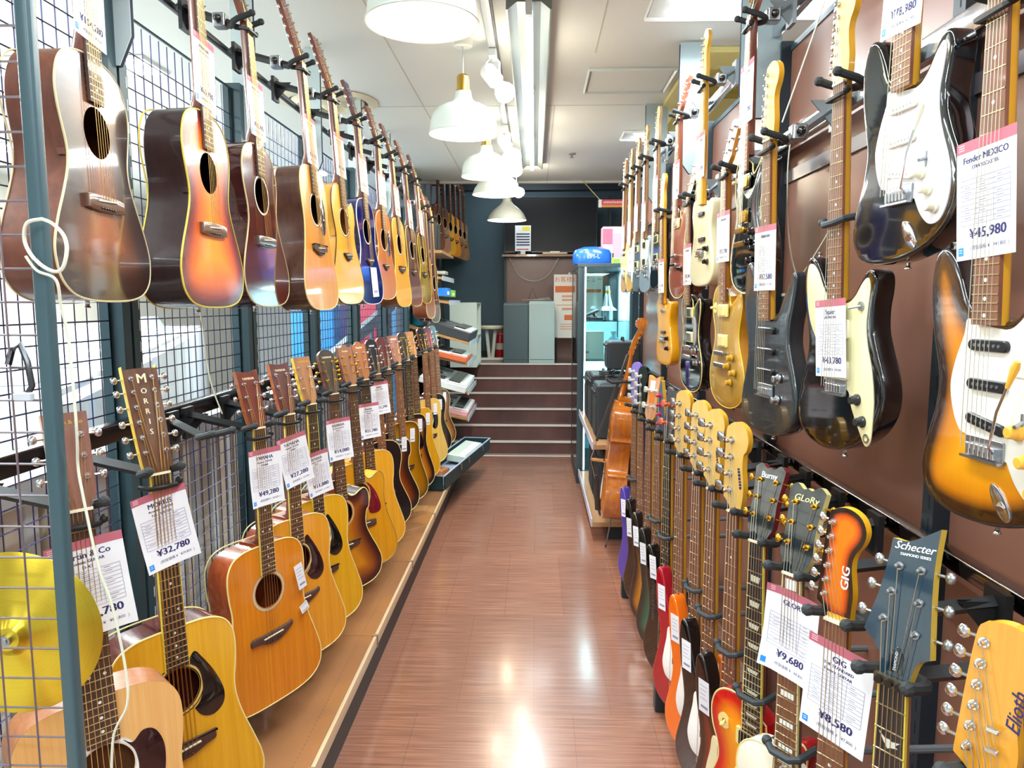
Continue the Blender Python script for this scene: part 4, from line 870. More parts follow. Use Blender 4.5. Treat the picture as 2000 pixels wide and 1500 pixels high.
LOW = [
 dict(name='acoustic_guitar', y=1.283, th=45, tilt=2.3, label='pale satin acoustic guitar with dark tortoise pickguard behind the gold cymbal', M=mats(wood('#dca25c', '#e8b672', coat=.15, rough=.5), wood('#9a5f3c', '#b0744c', coat=.3), wood('#6f4838', '#85594a', coat=.2), guard=TORT, neck=wood('#a8744c', '#bb8860'), ros=pbr('#ddd8cc', .4), ros2=pbr('#f2f0ea', .4)), guard='tear', head='paddle', bind=False, logo=logo_text('Martin & Co', .011, .160, GLOGO, 'paddle')),
 dict(name='twelve_string_guitar', y=1.575, th=37, tilt=2.1, label='honey twelve-string acoustic guitar with a large black pickguard', M=mats(nat('#d99c14', '#e9b12a'), wood('#4c1f1a', '#62302a', coat=.9, rough=.2), wood('#4a2c20', '#6a4630', coat=.6), board=EBONY, headside=pbr('#d9b23a', .4), bbind=pbr('#e0cc4a', .4), ros=GLOSSB, ros2=pbr('#d9b868', .4)), guard='wing', head='twelve', bridge='belly', bound=True, logo=stack_logo('M', 'ORRIS', YLOGO, 'twelve')),
 dict(name='acoustic_guitar', y=2.165, th=29, tilt=1.7, label='deep orange acoustic guitar with no pickguard and a swooping dark bridge', M=mats(nat('#c97208', '#dd8a18'), wood('#8a3c1c', '#a8522a', coat=.9, rough=.2), wood('#5e281e', '#70342a', coat=.6), headside=wood('#a85a2c', '#b86a38'), bbind=pbr('#e0cc6a', .4), ros=pbr('#b08a5a', .4), ros2=pbr('#cdb898', .35)), head='flare', bridge='swoop', bound=True, logo=logo_text('YAMAHA', .0105, .150, YLOGO, 'flare')),
 dict(name='acoustic_guitar', y=2.44, th=33, tilt=1.9, label='amber acoustic guitar with speckled black pickguard beside the deep orange one', M=mats(nat('#d68c1c', '#e5a032'), wood('#7c3624', '#94462e', coat=.8), wood('#4e2622', '#603330', coat=.5), guard=TORT, headside=wood('#a8542c', '#b86638'), bbind=pbr('#e0cc6a', .4), ros=GLOSSB, ros2=pbr('#e0c890', .4)), guard='wing', head='flare', bridge='swoop', bound=True, logo=logo_text('YAMAHA', .0105, .150, YLOGO, 'flare')),
 dict(name='acoustic_guitar', y=2.689, th=33, tilt=2.2, label='yellow acoustic guitar with black pickguard and square tan headstock', M=mats(nat('#d59a10', '#e3ab22'), wood('#8a4a22', '#a05c2c', coat=.8), wood('#94603e', '#a8744e', coat=.5), board=EBONY, headside=pbr('#d9b23a', .4), bbind=pbr('#e0cc4a', .4)), guard='wing', head='paddle', bound=True, logo=logo_text('YAMAHA', .0125, .158, pbr('#d8a020', .4), 'paddle')),
 dict(name='acoustic_guitar', y=3.0, th=38, tilt=2.8, label='brown sunburst cutaway acoustic guitar with a round dark headstock', M=mats(bw(.10, '#2a1414', '#5a2418', '#a85c12', '#cc8414', p=(0, .25, .7, 1)), wood('#3a1e18', '#4c2a22', coat=.8), wood('#2c211d', '#3c2e28', coat=.4), peg=GOLD, ros=pbr('#b08050', .4), ros2=pbr('#c9a070', .4)), cut=True, shape='om', head='round', logo=logo_text('YAMAHA', .0115, .152, YLOGO, 'round')),
 dict(name='acoustic_guitar', y=3.308, th=38, tilt=3.2, label='natural cutaway acoustic guitar with a dark red pickguard', M=mats(nat('#d0880c', '#de9c1e'), nat('#d99a1c', '#e8ae34'), wood('#8c5a3c', '#9c6a4a', coat=.4), guard=pbr('#741420', .15, coat=.8, var=.25, scale=50), peg=GOLD, bind=pbr('#8a7a4a', .4), ros=pbr('#b48a4a', .4), ros2=pbr('#caa468', .4)), cut=True, guard='red', head='peak', bridge='block', logo=logo_text('Fender', .012, .158, YLOGO, 'peak')),
 dict(name='acoustic_guitar', y=3.56, th=40, tilt=2.4, label='natural acoustic guitar with an orange-brown peaked headstock', M=mats(nat('#d9961a', '#e6a92e'), wood('#a2602c', '#b4723a', coat=.7), wood('#9c5c32', '#b07040', coat=.4), board=EBONY), head='peak', logo=logo_text('Fender', .014, .158, WLOGO, 'peak', .3)),
 dict(name='acoustic_guitar', y=3.846, th=36, tilt=2.4, label='black acoustic guitar with cream edging in the grid row', M=mats(pbr('#0d0f14', .15, coat=.8), pbr('#0d0f14', .2, coat=.8), pbr('#221f24', .3), board=ROSEWL), shape='om', head='round', logo=logo_text('~~~~', .014, .150, WLOGO, 'round', .3)),
 dict(name='acoustic_guitar', y=4.118, th=36, tilt=2.6, label='dark-edged red-brown sunburst cutaway guitar beside the black acoustic', M=mats(bw(.095, '#0c0a0c', '#1c0c0c', '#6e2a08', '#9c4c0c', p=(0, .28, .62, 1)), pbr('#121014', .2, coat=.8), wood('#4e1c1c', '#602828', coat=.5), ros=pbr('#8a6a50', .4), ros2=pbr('#b09070', .4)), cut=True, shape='om', head='round', bridge='small'),
 dict(name='acoustic_guitar', y=4.45, th=36, tilt=2.6, label='ochre acoustic guitar with a pinkish tan headstock', M=mats(bw(.10, '#4e3006', '#8a5c06', '#b07a0a', p=(0, .3, 1)), nat('#8a5c0c', '#a06c14'), wood('#a06a54', '#b47c66', coat=.3), board=ROSEWL), head='paddle', logo=logo_text('~~~~~', .016, .155, WLOGO, 'paddle', .3)),
 dict(name='acoustic_guitar', y=4.76, th=36, tilt=2.6, label='amber sunburst acoustic guitar with black pickguard and gold tuners', M=mats(bw(.10, '#0e0a0a', '#3a1c0c', '#b0660e', '#cc8018', p=(0, .25, .6, 1)), pbr('#141012', .2, coat=.8), pbr('#2b302c', .3), peg=GOLD, board=pbr('#1d2a26', .4), guard=pbr('#0c0d10', .2)), guard='wing', head='round', logo=logo_text('~~~~~~~', .011, .150, GLOGO, 'round')),
 dict(name='acoustic_guitar', y=5.045, th=36, tilt=2.6, label='plain yellow acoustic guitar with a tan square headstock', M=mats(nat('#d0900e', '#dca01c'), nat('#9c6418', '#b07428'), wood('#a87448', '#ba8658', coat=.4)), head='paddle'),
 dict(name='acoustic_guitar', y=5.55, th=34, tilt=2.6, label='pale blond acoustic guitar with a black teardrop pickguard', M=mats(nat('#dcae50', '#e8c068'), wood('#7a4a2a', '#8c5a38', coat=.7), pbr('#1a1718', .3), board=ROSEWL, peg=GOLD), guard='tear', head='round'),
 dict(name='acoustic_guitar', y=5.88, th=34, tilt=2.6, label='dark crimson and black acoustic guitar near the keyboard shelves', M=mats(bw(.09, '#08070a', '#1c060c', '#5a0c1c', p=(0, .4, 1)), pbr('#120c10', .2, coat=.8), pbr('#7c2438', .3, coat=.5, var=.5, scale=90), board=ROSEWL), shape='om', head='peak'),
 dict(name='acoustic_guitar', y=6.2, th=34, tilt=2.6, label='small amber sunburst guitar at the end of the grid row', M=mats(bw(.09, '#2a120a', '#8a4a0c', '#c07c14', p=(0, .35, 1)), wood('#6a3418', '#7c4422', coat=.7), pbr('#231c1c', .3), board=ROSEWL), shape='om', head='round'),
]
LOWF = []
for i, s in enumerate(LOW):
    s = dict(s); y = s.pop('y'); th = s.pop('th'); tilt = s.pop('tilt'); nm = s.pop('name'); lb = s.pop('label'); M = s.pop('M'); lg = s.pop('logo', None)
    t, fr = acoustic(nm, lb, (LX, y, LZ), th, tilt, M, d=2 if i < 6 else 1, group='acoustic guitars along the grid', logo=lg, **s); LOWF.append(fr)
    hanger(fr, (-1.085, y+.05, -.34), 'black hanger arm holding the '+lb, 'hangers on the lower grid rail', lock=i < 12)
# the one hook with nothing on it
fe = frame((-.855, 1.93, -.36), 'L', 25, 0); hanger(fe, (-1.085, 2.12, -.34), 'empty black guitar hanger beside the twelve-string headstock', 'hangers on the lower grid rail', lock=False)
tags_low = [
 (0, -.052, 'Martin & Co', 'Acoustic GUITAR', 'D-X3', '¥98,780', '¥89,800', 4, 0, 1.05, 'price tag ending 780 half hidden by the gold cymbal'),
 (1, -.036, 'MORRIS', 'Acoustic GUITAR', 'TZ5   SPECIAL', '¥32,780', '¥29,800', 8, -.012, 1.0, 'price tag reading 32,780 on the twelve-string guitar'),
 (2, -.062, 'YAMAHA', 'Acoustic GUITAR', 'FSX800', '¥49,280', '¥44,800', 0, .010, 1.0, 'price tag reading 49,280 on the deep orange guitar'),
 (3, -.070, 'YAMAHA', 'Acoustic GUITAR', 'FG830', '¥27,280', '¥24,800', 9, -.006, 1.0, 'price tag reading 27,280 on the amber guitar'),
 (4, -.178, 'YAMAHA', 'Acoustic GUITAR', 'F-315', '¥11,880', '¥10,800', 6, -.004, .95, 'price tag reading 11,880 on the yellow guitar'),
 (5, -.102, 'YAMAHA', 'Acoustic GUITAR', 'APX-T', '¥14,080', '¥12,800', 1, .004, 1.0, 'price tag reading 14,080 on the brown sunburst cutaway'),
 (7, -.115, 'Fender', 'Acoustic GUITAR', 'CD-60S', '¥21,780', '¥19,800', 0, .006, 1.0, 'price tag reading 21,780 on the peaked orange-brown headstock guitar'),
 (8, -.040, '~~~~', 'Acoustic GUITAR', '', '¥15,290', '¥13,900', 2, .0, 1.0, 'price tag just below the black acoustic headstock'),
]
for i, y, br, s1, s2, pr, sm, tl, x, sz, lb in tags_low: price_tag(LOWF[i], y, lb, br, s1, s2, pr, sm, tl, x, sz, curl=.3)
slip(LOWF[2], .108, -.455, 'white paper slip on the edge of the deep orange guitar', z=.006, w=.034, h=.085, rot=12)
slip(LOWF[2], .122, -.590, 'small numbered white tag hanging from the deep orange guitar', z=.004, w=.034, h=.03, rot=22, lines=1)
for i, x, y, lb in ((9, .095, -.40, 'white slip on the red-brown sunburst cutaway'), (10, .085, -.405, 'white slip on the ochre guitar'), (11, .085, -.395, 'white slip on the amber sunburst guitar with gold tuners'), (12, .10, -.40, 'white slip on the plain yellow guitar'), (13, .08, -.40, 'white slip on the pale blond guitar'), (14, .075, -.41, 'white slip on the crimson guitar'), (15, .07, -.39, 'white slip on the small amber sunburst guitar')): slip(LOWF[i], x, y, lb, z=-.004, w=.04, h=.085, rot=-4)

UX, UZ = -.823, .838
TOP = [
 dict(y=1.53, x=-.905, z=.850, th=-4, tilt=2, label='brown-edged sunburst guitar hanging at the open end of the upper row', shape='om', M=mats(bw(.13, '#33211e', '#432a22', '#7a4426', '#a05c34', p=(0, .35, .75, 1), coat=1.), wood('#5a2c18', '#743c22', coat=.35, rough=.4), wood('#4a2a20', '#5a362a'), bind=pbr('#d8c9a0', .4), bridge=wood('#5a3826', '#6a4632')), bridge='block', rosette=False),
 dict(y=1.915, x=-.842, z=.835, th=-1, tilt=1.5, label='cherry-to-orange sunburst guitar with near black sides', shape='om', M=mats(bw(.125, '#240a12', '#8a1c10', '#ec6a06', '#ff9a08', p=(0, .22, .55, 1), coat=.35), wood('#1c0c0e', '#2c1414', coat=.5), wood('#4a2a20', '#5a362a'), bind=pbr('#d8bc4a', .4), bridge=wood('#5a3826', '#6a4632')), bridge='block', rosette=False),
 dict(y=2.31, x=-.865, z=.835, th=0, tilt=3, label='glossy dark mahogany guitar in the upper row', shape='om', M=mats(wood('#4e1d18', '#5e2820', coat=1., rough=.12), wood('#3a1614', '#4c201c', coat=1., rough=.12), wood('#3a1c16', '#4a2820'), bind=pbr('#c8b888', .4), bridge=wood('#4a3a34', '#5a483e')), bridge='block'),
 dict(y=2.705, th=1, tilt=4, label='honey guitar with a pale and dark pickguard in the upper row', shape='dread', M=mats(nat('#cc8010', '#dd9424'), wood('#3c2018', '#50301f', coat=.8), wood('#7c3c22', '#8c4a2c'), bind=pbr('#e0c880', .4), guard=pbr('#2c2d36', .1, coat=1.)), guard='tear', head='twelve'),
 dict(y=3.10, th=4, tilt=4.3, label='bright yellow cutaway guitar with pale flamed sides', shape='om', cut=True, M=mats(nat('#e09a0a', '#eead1c'), wood('#c8902c', '#dca848', fine=.4, coat=.7), wood('#8c4a22', '#9c5a30'), bind=pbr('#4a241c', .3), bridge=EBONY), bridge='small', head='twelve'),
 dict(y=3.52, th=4, tilt=4.2, label='glossy royal blue guitar with white edging', shape='om', M=mats(pbr('#0c1660', .1, coat=1.), pbr('#0a1250', .12, coat=1.), pbr('#141c50', .2), bind=pbr('#e8e6dc', .3), bridge=ROSEW), bridge='small', head='paddle'),
 dict(y=3.97, th=6, tilt=3, label='cedar brown guitar beside the royal blue one', shape='small', M=mats(nat('#b8641c', '#c8742a'), wood('#6a2c1a', '#7c3a24', coat=.7), wood('#6a3626', '#7c4634'), bind=pbr('#e0c070', .4), guard=pbr('#4c4050', .1, coat=1.)), guard='tear', bridge='small'),
 dict(y=4.35, th=3, tilt=4.5, label='natural yellow guitar with brown sides, after the cedar one', shape='dread', M=mats(nat('#d89620', '#e4a836'), wood('#6c3a1e', '#804a28', coat=.7), wood('#4a2c20', '#5a3828'), bind=pbr('#d8b850', .4)), peg=1),
 dict(y=4.79, th=3, tilt=4.5, label='walnut brown guitar with yellow edging in the upper row', shape='dread', M=mats(wood('#54302a', '#66403a', coat=.8), wood('#4a2622', '#5a3430', coat=.8), wood('#7c3c22', '#8c4a2c'), bind=pbr('#d0b040', .4), guard=GLOSSB), guard='tear'),
 dict(y=5.25, th=3, tilt=4.5, label='olive-gold guitar near the end of the upper row', shape='om', M=mats(bw(.09, '#4e3c10', '#8a741c', '#a08a30', p=(0, .4, 1)), wood('#4a2e1c', '#5a3c28', coat=.8), pbr('#20242a', .3), bind=pbr('#c8a83a', .4)), head='round'),
 dict(y=5.63, z=.70, th=3, tilt=3, label='slim brown guitar second from the end of the upper row', shape='small', M=mats(wood('#8c4e2c', '#9c5e3a', coat=.6), wood('#7c4026', '#8c5034', coat=.6), wood('#8c4a22', '#9c5a30'))),
 dict(y=6.0, z=.66, th=5, tilt=2, label='dark wine-red guitar at the end of the upper row', shape='small', M=mats(bw(.09, '#2a1012', '#4a1c1c', '#6a2c24', p=(0, .4, 1)), wood('#3c1816', '#4c2420', coat=.8), wood('#5c2a1c', '#6c3826'))),
]
TOPF = []
for i, s in enumerate(TOP):
    s = dict(s); y = s.pop('y'); th = s.pop('th'); tilt = s.pop('tilt'); lb = s.pop('label'); M = s.pop('M'); x = s.pop('x', UX); z = s.pop('z', UZ); s.pop('peg', None)
    t, fr = acoustic('acoustic_guitar', lb, (x, y, z), th, tilt, M, d=2 if i < 5 else 1, group='acoustic guitars hanging above the grid row', **s); TOPF.append(fr)
    hanger(fr, (-1.09, y+.02, .895), 'black hanger arm holding the '+lb, 'hangers on the upper grid rail', lock=True, collar=True)
for i, y, br, pr, sm, tl, lb in (
 (0, -.162, '~~~~~~', '¥104,280', '¥94,800', -4, 'price tag reading 104,280 on the brown-edged sunburst guitar'),
 (1, -.175, '~~~~~~~', '¥65,780', '¥59,800', -3, 'price tag reading 65,780 on the cherry-to-orange sunburst'), (2, -.165, '~~~~~~~', '¥65,780', '¥59,800', -2, 'price tag on the glossy dark mahogany guitar'),
 (3, -.180, '~~~~~~~', '¥54,780', '¥49,800', -2, 'price tag on the honey guitar of the upper row'), (4, -.155, '~~~~~~~', '¥43,780', '¥39,800', -2, 'price tag on the bright yellow cutaway'), (5, -.160, '~~~~~~', '¥32,780', '¥29,800', -2, 'price tag on the royal blue guitar'),
 (6, -.160, '~~~~~~', '¥21,780', '¥19,800', -2, 'price tag on the cedar brown guitar'), (7, -.17, '~~~~~~', '¥21,780', '¥19,800', 0, 'price tag on the natural yellow guitar after the cedar one'), (8, -.2, '~~~~~~', '¥21,780', '¥19,800', 0, 'price tag on the walnut brown guitar'), (9, -.2, '~~~~~~', '¥19,580', '¥17,800', 0, 'price tag on the olive-gold guitar')):
    price_tag(TOPF[i], y, lb, br, 'Acoustic GUITAR', '', pr, sm, tl, .004, 1.0, detail=1 if i < 5 else 0)
slip(TOPF[5], .04, -.675, 'pink and white notice on the royal blue guitar', z=-.004, w=.10, h=.14, rot=2)

# instruments high on the wall of the raised room
for k in range(6):
    c = [('#5c3420', '#6e4430'), ('#84502a', '#966038'), ('#e0a00c', '#eeb01c'), ('#d8801c', '#e4922c'), ('#8a5a34', '#9c6c44'), ('#9c6a34', '#ae7c44')][k]
    hk = ['dark brown', 'tan', 'bright yellow', 'orange', 'light brown', 'honey brown'][k]; lb = 'guitar high on the raised room wall, '+['dark brown, first of the row', 'tan, second of the row', 'bright yellow one', 'orange one', 'light brown, after the orange one', 'honey brown, last of the row'][k]
    t, fr = acoustic('acoustic_guitar', lb, (-1.0+.018*k, 7.78+.372*k, 1.36), 14, 1, mats(nat(*c), wood('#6a4028', '#7c5038', coat=.5), wood('#4a2c20', '#5a3828'), bind=pbr('#a8763a', .4)), shape='small', d=0, group='guitars on the raised room wall')
    h = thing('wall_hook', 'black wall hook behind the '+hk+' guitar in the raised room', 'hook', (-1.22, 7.78+.372*k, H+1.37), 'hooks on the raised room wall')
    obj('peg', MB().cyl((0, 0, 0), (.165, 0, .0), .008, n=8), BLACKM, h); obj('yoke', MB().tube([(.24, -.036, .012), (.19, -.034, 0), (.165, 0, -.002), (.19, .034, 0), (.24, .036, .012)], .007, 6), RUBBER, h)
# ------------------------------------------------------------------ electric guitars on the brown wall
def emats(body, guard=None, head=None, neck=None, board=None, peg=None, **k):
    d = dict(body=body, guard=guard or WHITEP, head=head or MAPLE, neck=neck or MAPLEN, board=board or ROSEWL, peg=peg or CHROME, bind=CREAM); d['headside'] = k.pop('headside', d['neck']); d.update(k); return d
BLK = pbr('#06080b', .08, coat=1.); PUW = pbr('#e9e4d4', .35); PUB = pbr('#15161a', .3); KCR = pbr('#e9e6cf', .35); KAM = pbr('#e0a83a', .4)
def arm_extra(t, gt, M):
    obj('tremolo_arm', MB().tube([(.028, -.655, gt+.004), (.034, -.64, gt+.02), (.050, -.585, gt+.022), (.072, -.535, gt+.020)], .0022, 6), CHROME, t)
    obj('arm_tip', MB().loft([((.066, -.549, gt+.0205), .003), ((.078, -.520, gt+.0195), .0062), ((.082, -.511, gt+.019), .004)], 10), M.get('knob', KCR), t)
    obj('selector_switch', MB().box(.070, .074, -.610, -.585, gt, gt+.002).cyl((.072, -.597, gt), (.080, -.602, gt+.018), .003, n=8), STEEL, t)
def jazz_extra(t, gt, M):
    b = MB().cyl((.088, -.470, gt-.001), (.088, -.470, gt+.004), .010, n=12).cyl((.088, -.470, gt+.002), (.070, -.474, gt+.018), .003, n=8); obj('selector_switch', b, STEEL, t)
    obj('output_jack', MB().lathe([(.010, 0), (.010, .003), (.006, .003), (.006, -.002)], 14, None, (.118, -.745, gt)), CHROME, t)
def lp_extra(t, gt, M):
    X = Matrix.Translation((-.088, -.470, gt-.006))
    sw = obj('switch_plate', MB().lathe([(.019, 0), (.019, .002), (.006, .002)], 20, X), M.get('ring', CREAM), t); obj('switch_tip', MB().cyl((0, 0, 0), (.006, 0, .014), .003, n=8, M=X).ell((.007, 0, .017), .0055, .0055, .007, 8, X), CREAM, sw)
EX = .645; NKB = wood('#a8845c', '#ba966c', coat=.4)
UP = [
 # upper tier
 dict(y=1.382, z=.84, th=6, tilt=0, label='glossy black double-horn electric guitar with white pickguard and cream knobs', M=emats(BLK, pbr('#d6d5d8', .2, coat=.6), knob=KCR), body='strat', guard='strat', pickups=[('single', 0, -494, 0, PUW), ('single', 0, -553, 0, PUW), ('single', 0, -611, -9, PUW)], knobs=[(62, -618), (84, -648), (103, -680)], jack='boat', extra=arm_extra),
 dict(y=2.37, z=.85, th=2, tilt=0, label='black single-cut electric guitar with gold hardware', M=emats(BLK, GLOSSB, pbr('#101114', .2), MAHOG, ROSEWL, GOLD, ring=GLOSSB, metal=GOLD, knob=GLOSSB), body='lp', head='book', scale=.628, guard='lp', T=.055, carve=.008, bolts=False, bind=True, pickups=[('hum', 0, -480, 0, GOLD), ('hum', 0, -585, 0, GOLD)], bridge='tom', knobs=[(90, -640), (60, -670), (112, -690), (82, -725)], extra=lp_extra),
 dict(y=3.0, z=.845, th=3, tilt=0, label='cream white electric guitar with pale maple neck', M=emats(pbr('#ddd3ac', .25, coat=.7), pbr('#e8dfc0', .25), board=MAPLE, knob=GLOSSB), body='tele', guard=None, pickups=[('single', 0, -500, 0, PUB), ('single', 20, -600, 0, PUB)], knobs=[(96, -640), (100, -690)], T=.055),
 dict(y=3.5, z=.84, th=3, tilt=0, label='reddish brown hollow electric guitar with a grey pickguard', M=emats(wood('#7a3420', '#94482c', coat=.8), pbr('#8e8c90', .25), wood('#8c4428', '#9c5434'), MAHOG, ROSEWL, knob=GLOSSB), body='lp', head='book', scale=.628, guard='lp', T=.085, carve=.006, bolts=False, bind=True, pickups=[('hum', 0, -480, 0, CHROME)], bridge='tom', knobs=[(96, -690)]),
 dict(y=4.1, z=.84, th=3, tilt=0, label='black electric guitar with silver hardware high on the brown wall', M=emats(BLK, pbr('#23262a', .2), knob=CHROME, neck=NKB), body='strat', guard='strat', pickups=[('hum', 0, -500, 0, PUB), ('hum', 0, -600, 0, PUB)], knobs=[(70, -620), (96, -660)], d=1),
 dict(y=4.52, z=.84, th=3, tilt=0, label='pale silver-blue electric guitar with dark pickups', M=emats(pbr('#9fb4bf', .2, .5), pbr('#c8d6da', .2), knob=CHROME, neck=NKB), body='tele', guard='tele', pickups=[('hum', 0, -500, 0, PUB), ('hum', 0, -600, 0, PUB)], knobs=[(90, -640), (95, -690)], d=1),
 dict(y=4.86, z=.84, th=3, tilt=0, label='steel grey electric guitar after the silver-blue one', M=emats(pbr('#5e6c74', .2, .4), pbr('#22262a', .2), knob=CHROME, neck=NKB), body='horn', guard=None, pickups=[('hum', 0, -500, 0, CHROME), ('hum', 0, -600, 0, CHROME)], knobs=[(80, -640), (100, -680)], d=1),
 dict(y=5.2, z=.84, th=3, tilt=0, label='golden electric guitar second from the far end of the wall', M=emats(pbr('#c8961c', .25, coat=.6), pbr('#e8e4da', .3), board=MAPLE, neck=NKB), body='strat', guard='strat', pickups=[('single', 0, -494, 0, PUW), ('single', 0, -553, 0, PUW)], d=1),
 dict(y=5.55, z=.84, th=3, tilt=0, label='tan and black electric guitar at the far end of the wall', M=emats(wood('#b08048', '#c0925a', coat=.6), pbr('#e3d26a', .3), head=wood('#a8744a', '#ba8658'), neck=NKB), body='strat', guard='strat', pickups=[('single', 0, -494, 0, PUB), ('single', 0, -611, -9, PUB)], d=1),
 # lower tier
 dict(y=1.107, z=.43, th=5, tilt=1.5, label='two-tone tobacco sunburst electric guitar with white pickguard and amber knobs', M=emats(bw(.085, '#0c0708', '#2a1206', '#c07204', '#e09808', p=(0, .26, .5, 1)), pbr('#ecebe2', .22, coat=.5), knob=KAM), body='strat', guard='strat', pickups=[('single', 0, -494, 0, PUB), ('single', 0, -553, 0, PUB), ('single', 0, -611, -9, PUB)], knobs=[(66, -612), (88, -650), (108, -690)], jack='boat', extra=arm_extra),
 dict(y=1.657, z=.461, th=9, tilt=1.4, label='black offset electric guitar with a cream pickguard', M=emats(BLK, pbr('#e6e0b0', .25, coat=.4), knob=pbr('#26292c', .25)), body='jazz', guard='jazz', pickups=[('soap', 0, -520, 0, PUW), ('soap', 0, -610, 0, PUW)], knobs=[(82, -668), (102, -712)], extra=jazz_extra),
 dict(y=1.99, x=.598, z=.414, th=9, tilt=1, label='graphite grey electric guitar with a long sharp black horn', M=emats(pbr('#3c4246', .22, .5, coat=.8), GLOSSB, knob=CHROME), body='horn', guard=None, pickups=[('bar', 0, -490, 0, PUB), ('bar', 0, -545, 0, PUB), ('bar', 0, -600, 0, PUB)], knobs=[(72, -612), (66, -668)]),
 dict(y=2.62, z=.45, th=6, tilt=1, label='gold-top single-cut electric guitar with amber sides', M=emats(wood('#f0e6d6', '#ffffff', burst=burst('#b87a14', '#b88a2a', '#a88434', p=(0, .1, 1)), bmax=.05, coat=.8), pbr('#e2cf96', .3), wood('#a8602a', '#b87034'), wood('#a8640c', '#bc7a14', coat=.8), ROSEWL, STEEL, ring=CREAM, metal=STEEL, knob=pbr('#c8952a', .25), bind=pbr('#e0c43a', .35)), body='lp', head='book', scale=.628, guard='lp', T=.058, carve=.010, bolts=False, bind=True, pickups=[('hum', 0, -480, 0, CREAM), ('hum', 0, -585, 0, CREAM)], bridge='tom', knobs=[(90, -640), (60, -670), (112, -690), (82, -725)], jack='side', extra=lp_extra),
 dict(y=3.22, z=.435, th=4, tilt=1, label='black electric guitar with chrome bridge between the gold-top and the yellow one', M=emats(BLK, pbr('#9a9c9e', .25), pbr('#d0b060', .4), GLOSSB, ROSEWL, knob=CHROME), body='lp', head='book', scale=.628, guard='lp', T=.055, bolts=False, bind=True, pickups=[('hum', 0, -480, 0, CHROME), ('hum', 0, -585, 0, CHROME)], bridge='tom', knobs=[(90, -640), (112, -690)]),
 dict(y=3.88, z=.455, th=4, tilt=1, label='yellow-faced electric guitar with black sides low on the wall', M=emats(pbr('#e09a0c', .2, coat=.7), pbr('#cfd0c8', .3), board=ROSEWL, knob=GLOSSB), body='tele', guard=None, pickups=[('single', 0, -500, 0, CHROME), ('single', 10, -610, 0, PUB)], knobs=[(96, -640), (100, -690)]),
]
UPF = []
for i, s in enumerate(UP):
    s = dict(s); y = s.pop('y'); z = s.pop('z'); th = s.pop('th'); tilt = s.pop('tilt'); lb = s.pop('label'); M = s.pop('M'); x = s.pop('x', EX)
    t, fr = electric('electric_guitar', lb, (x, y, z), th, tilt, M, group='electric guitars on the brown wall', **s); UPF.append(fr)
    hanger(fr, (WX-.068, y, .905 if i < 9 else .515), 'grey wall hanger holding the '+lb, 'hangers on the brown wall', lock=True, m=pbr('#8f979b', .35, .5), collar=True)
for i, y, br, s1, pr, sm, tl, sz, lb in (
 (0, -.195, 'Fender', 'STRATOCASTER', '¥78,980', '¥71,800', -4, 1.0, 'price tag ending 8,980 on the black double-horn guitar'), (9, -.19, 'Fender MEXICO', 'STRATOCASTER', '¥45,980', '¥41,800', 3, 1.02, 'price tag reading 45,980 on the tobacco sunburst guitar'),
 (10, -.455, 'Squier', 'JAZZMASTER', '¥43,780', '¥39,800', 3, 1.0, 'price tag reading 43,780 on the black offset guitar'), (11, -.215, '~~~~~~', '', '¥17,580', '¥15,980', 0, .98, 'price tag reading 17,580 on the graphite grey guitar'),
 (12, -.14, 'Burny', 'RLG', '¥32,780', '¥29,800', 0, 1.0, 'price tag on the gold-top guitar'), (1, -.125, 'Epiphone', 'Les Paul', '¥37,780', '¥34,345', 0, 1.05, 'price tag on the black single-cut with gold hardware'),
 (2, -.19, 'Squier', 'TELECASTER', '¥27,280', '¥24,800', 0, 1., 'price tag on the cream white guitar'), (3, -.20, 'Ibanez', 'AF', '¥32,780', '¥29,800', 0, 1., 'price tag on the reddish brown hollow guitar'),
 (13, -.19, 'Greco', '', '¥27,280', '¥24,800', 0, 1., 'price tag on the black guitar beside the gold-top'), (14, -.235, 'Grass Roots', '', '¥19,580', '¥17,800', 0, 1., 'price tag on the yellow-faced guitar'),
 (4, -.17, 'Photogenic', '', '¥9,680', '¥8,800', 0, 1., 'price tag on the black guitar with silver hardware'), (5, -.25, 'Bacchus', '', '¥19,580', '¥17,800', 0, 1., 'price tag on the silver-blue guitar'), (6, -.22, 'Aria', '', '¥15,180', '¥13,800', 0, 1., 'price tag on the steel grey guitar'), (7, -.28, 'Squier', '', '¥16,280', '¥14,800', 0, 1., 'price tag on the golden guitar near the far end'), (8, -.28, 'Legend', '', '¥8,580', '¥7,800', 0, 1., 'price tag on the tan and black guitar')):
    price_tag(UPF[i], y, lb, br if i in (0, 9, 10) else '~~~~~~', s1 if i in (0, 9, 10) else '', '', pr, sm, tl, -.012 if i in (9, 10) else .004, sz, z=.0013 if i not in (10,) else .0016, detail=1 if i in (0, 1, 2, 9, 10, 11, 12) else 0)

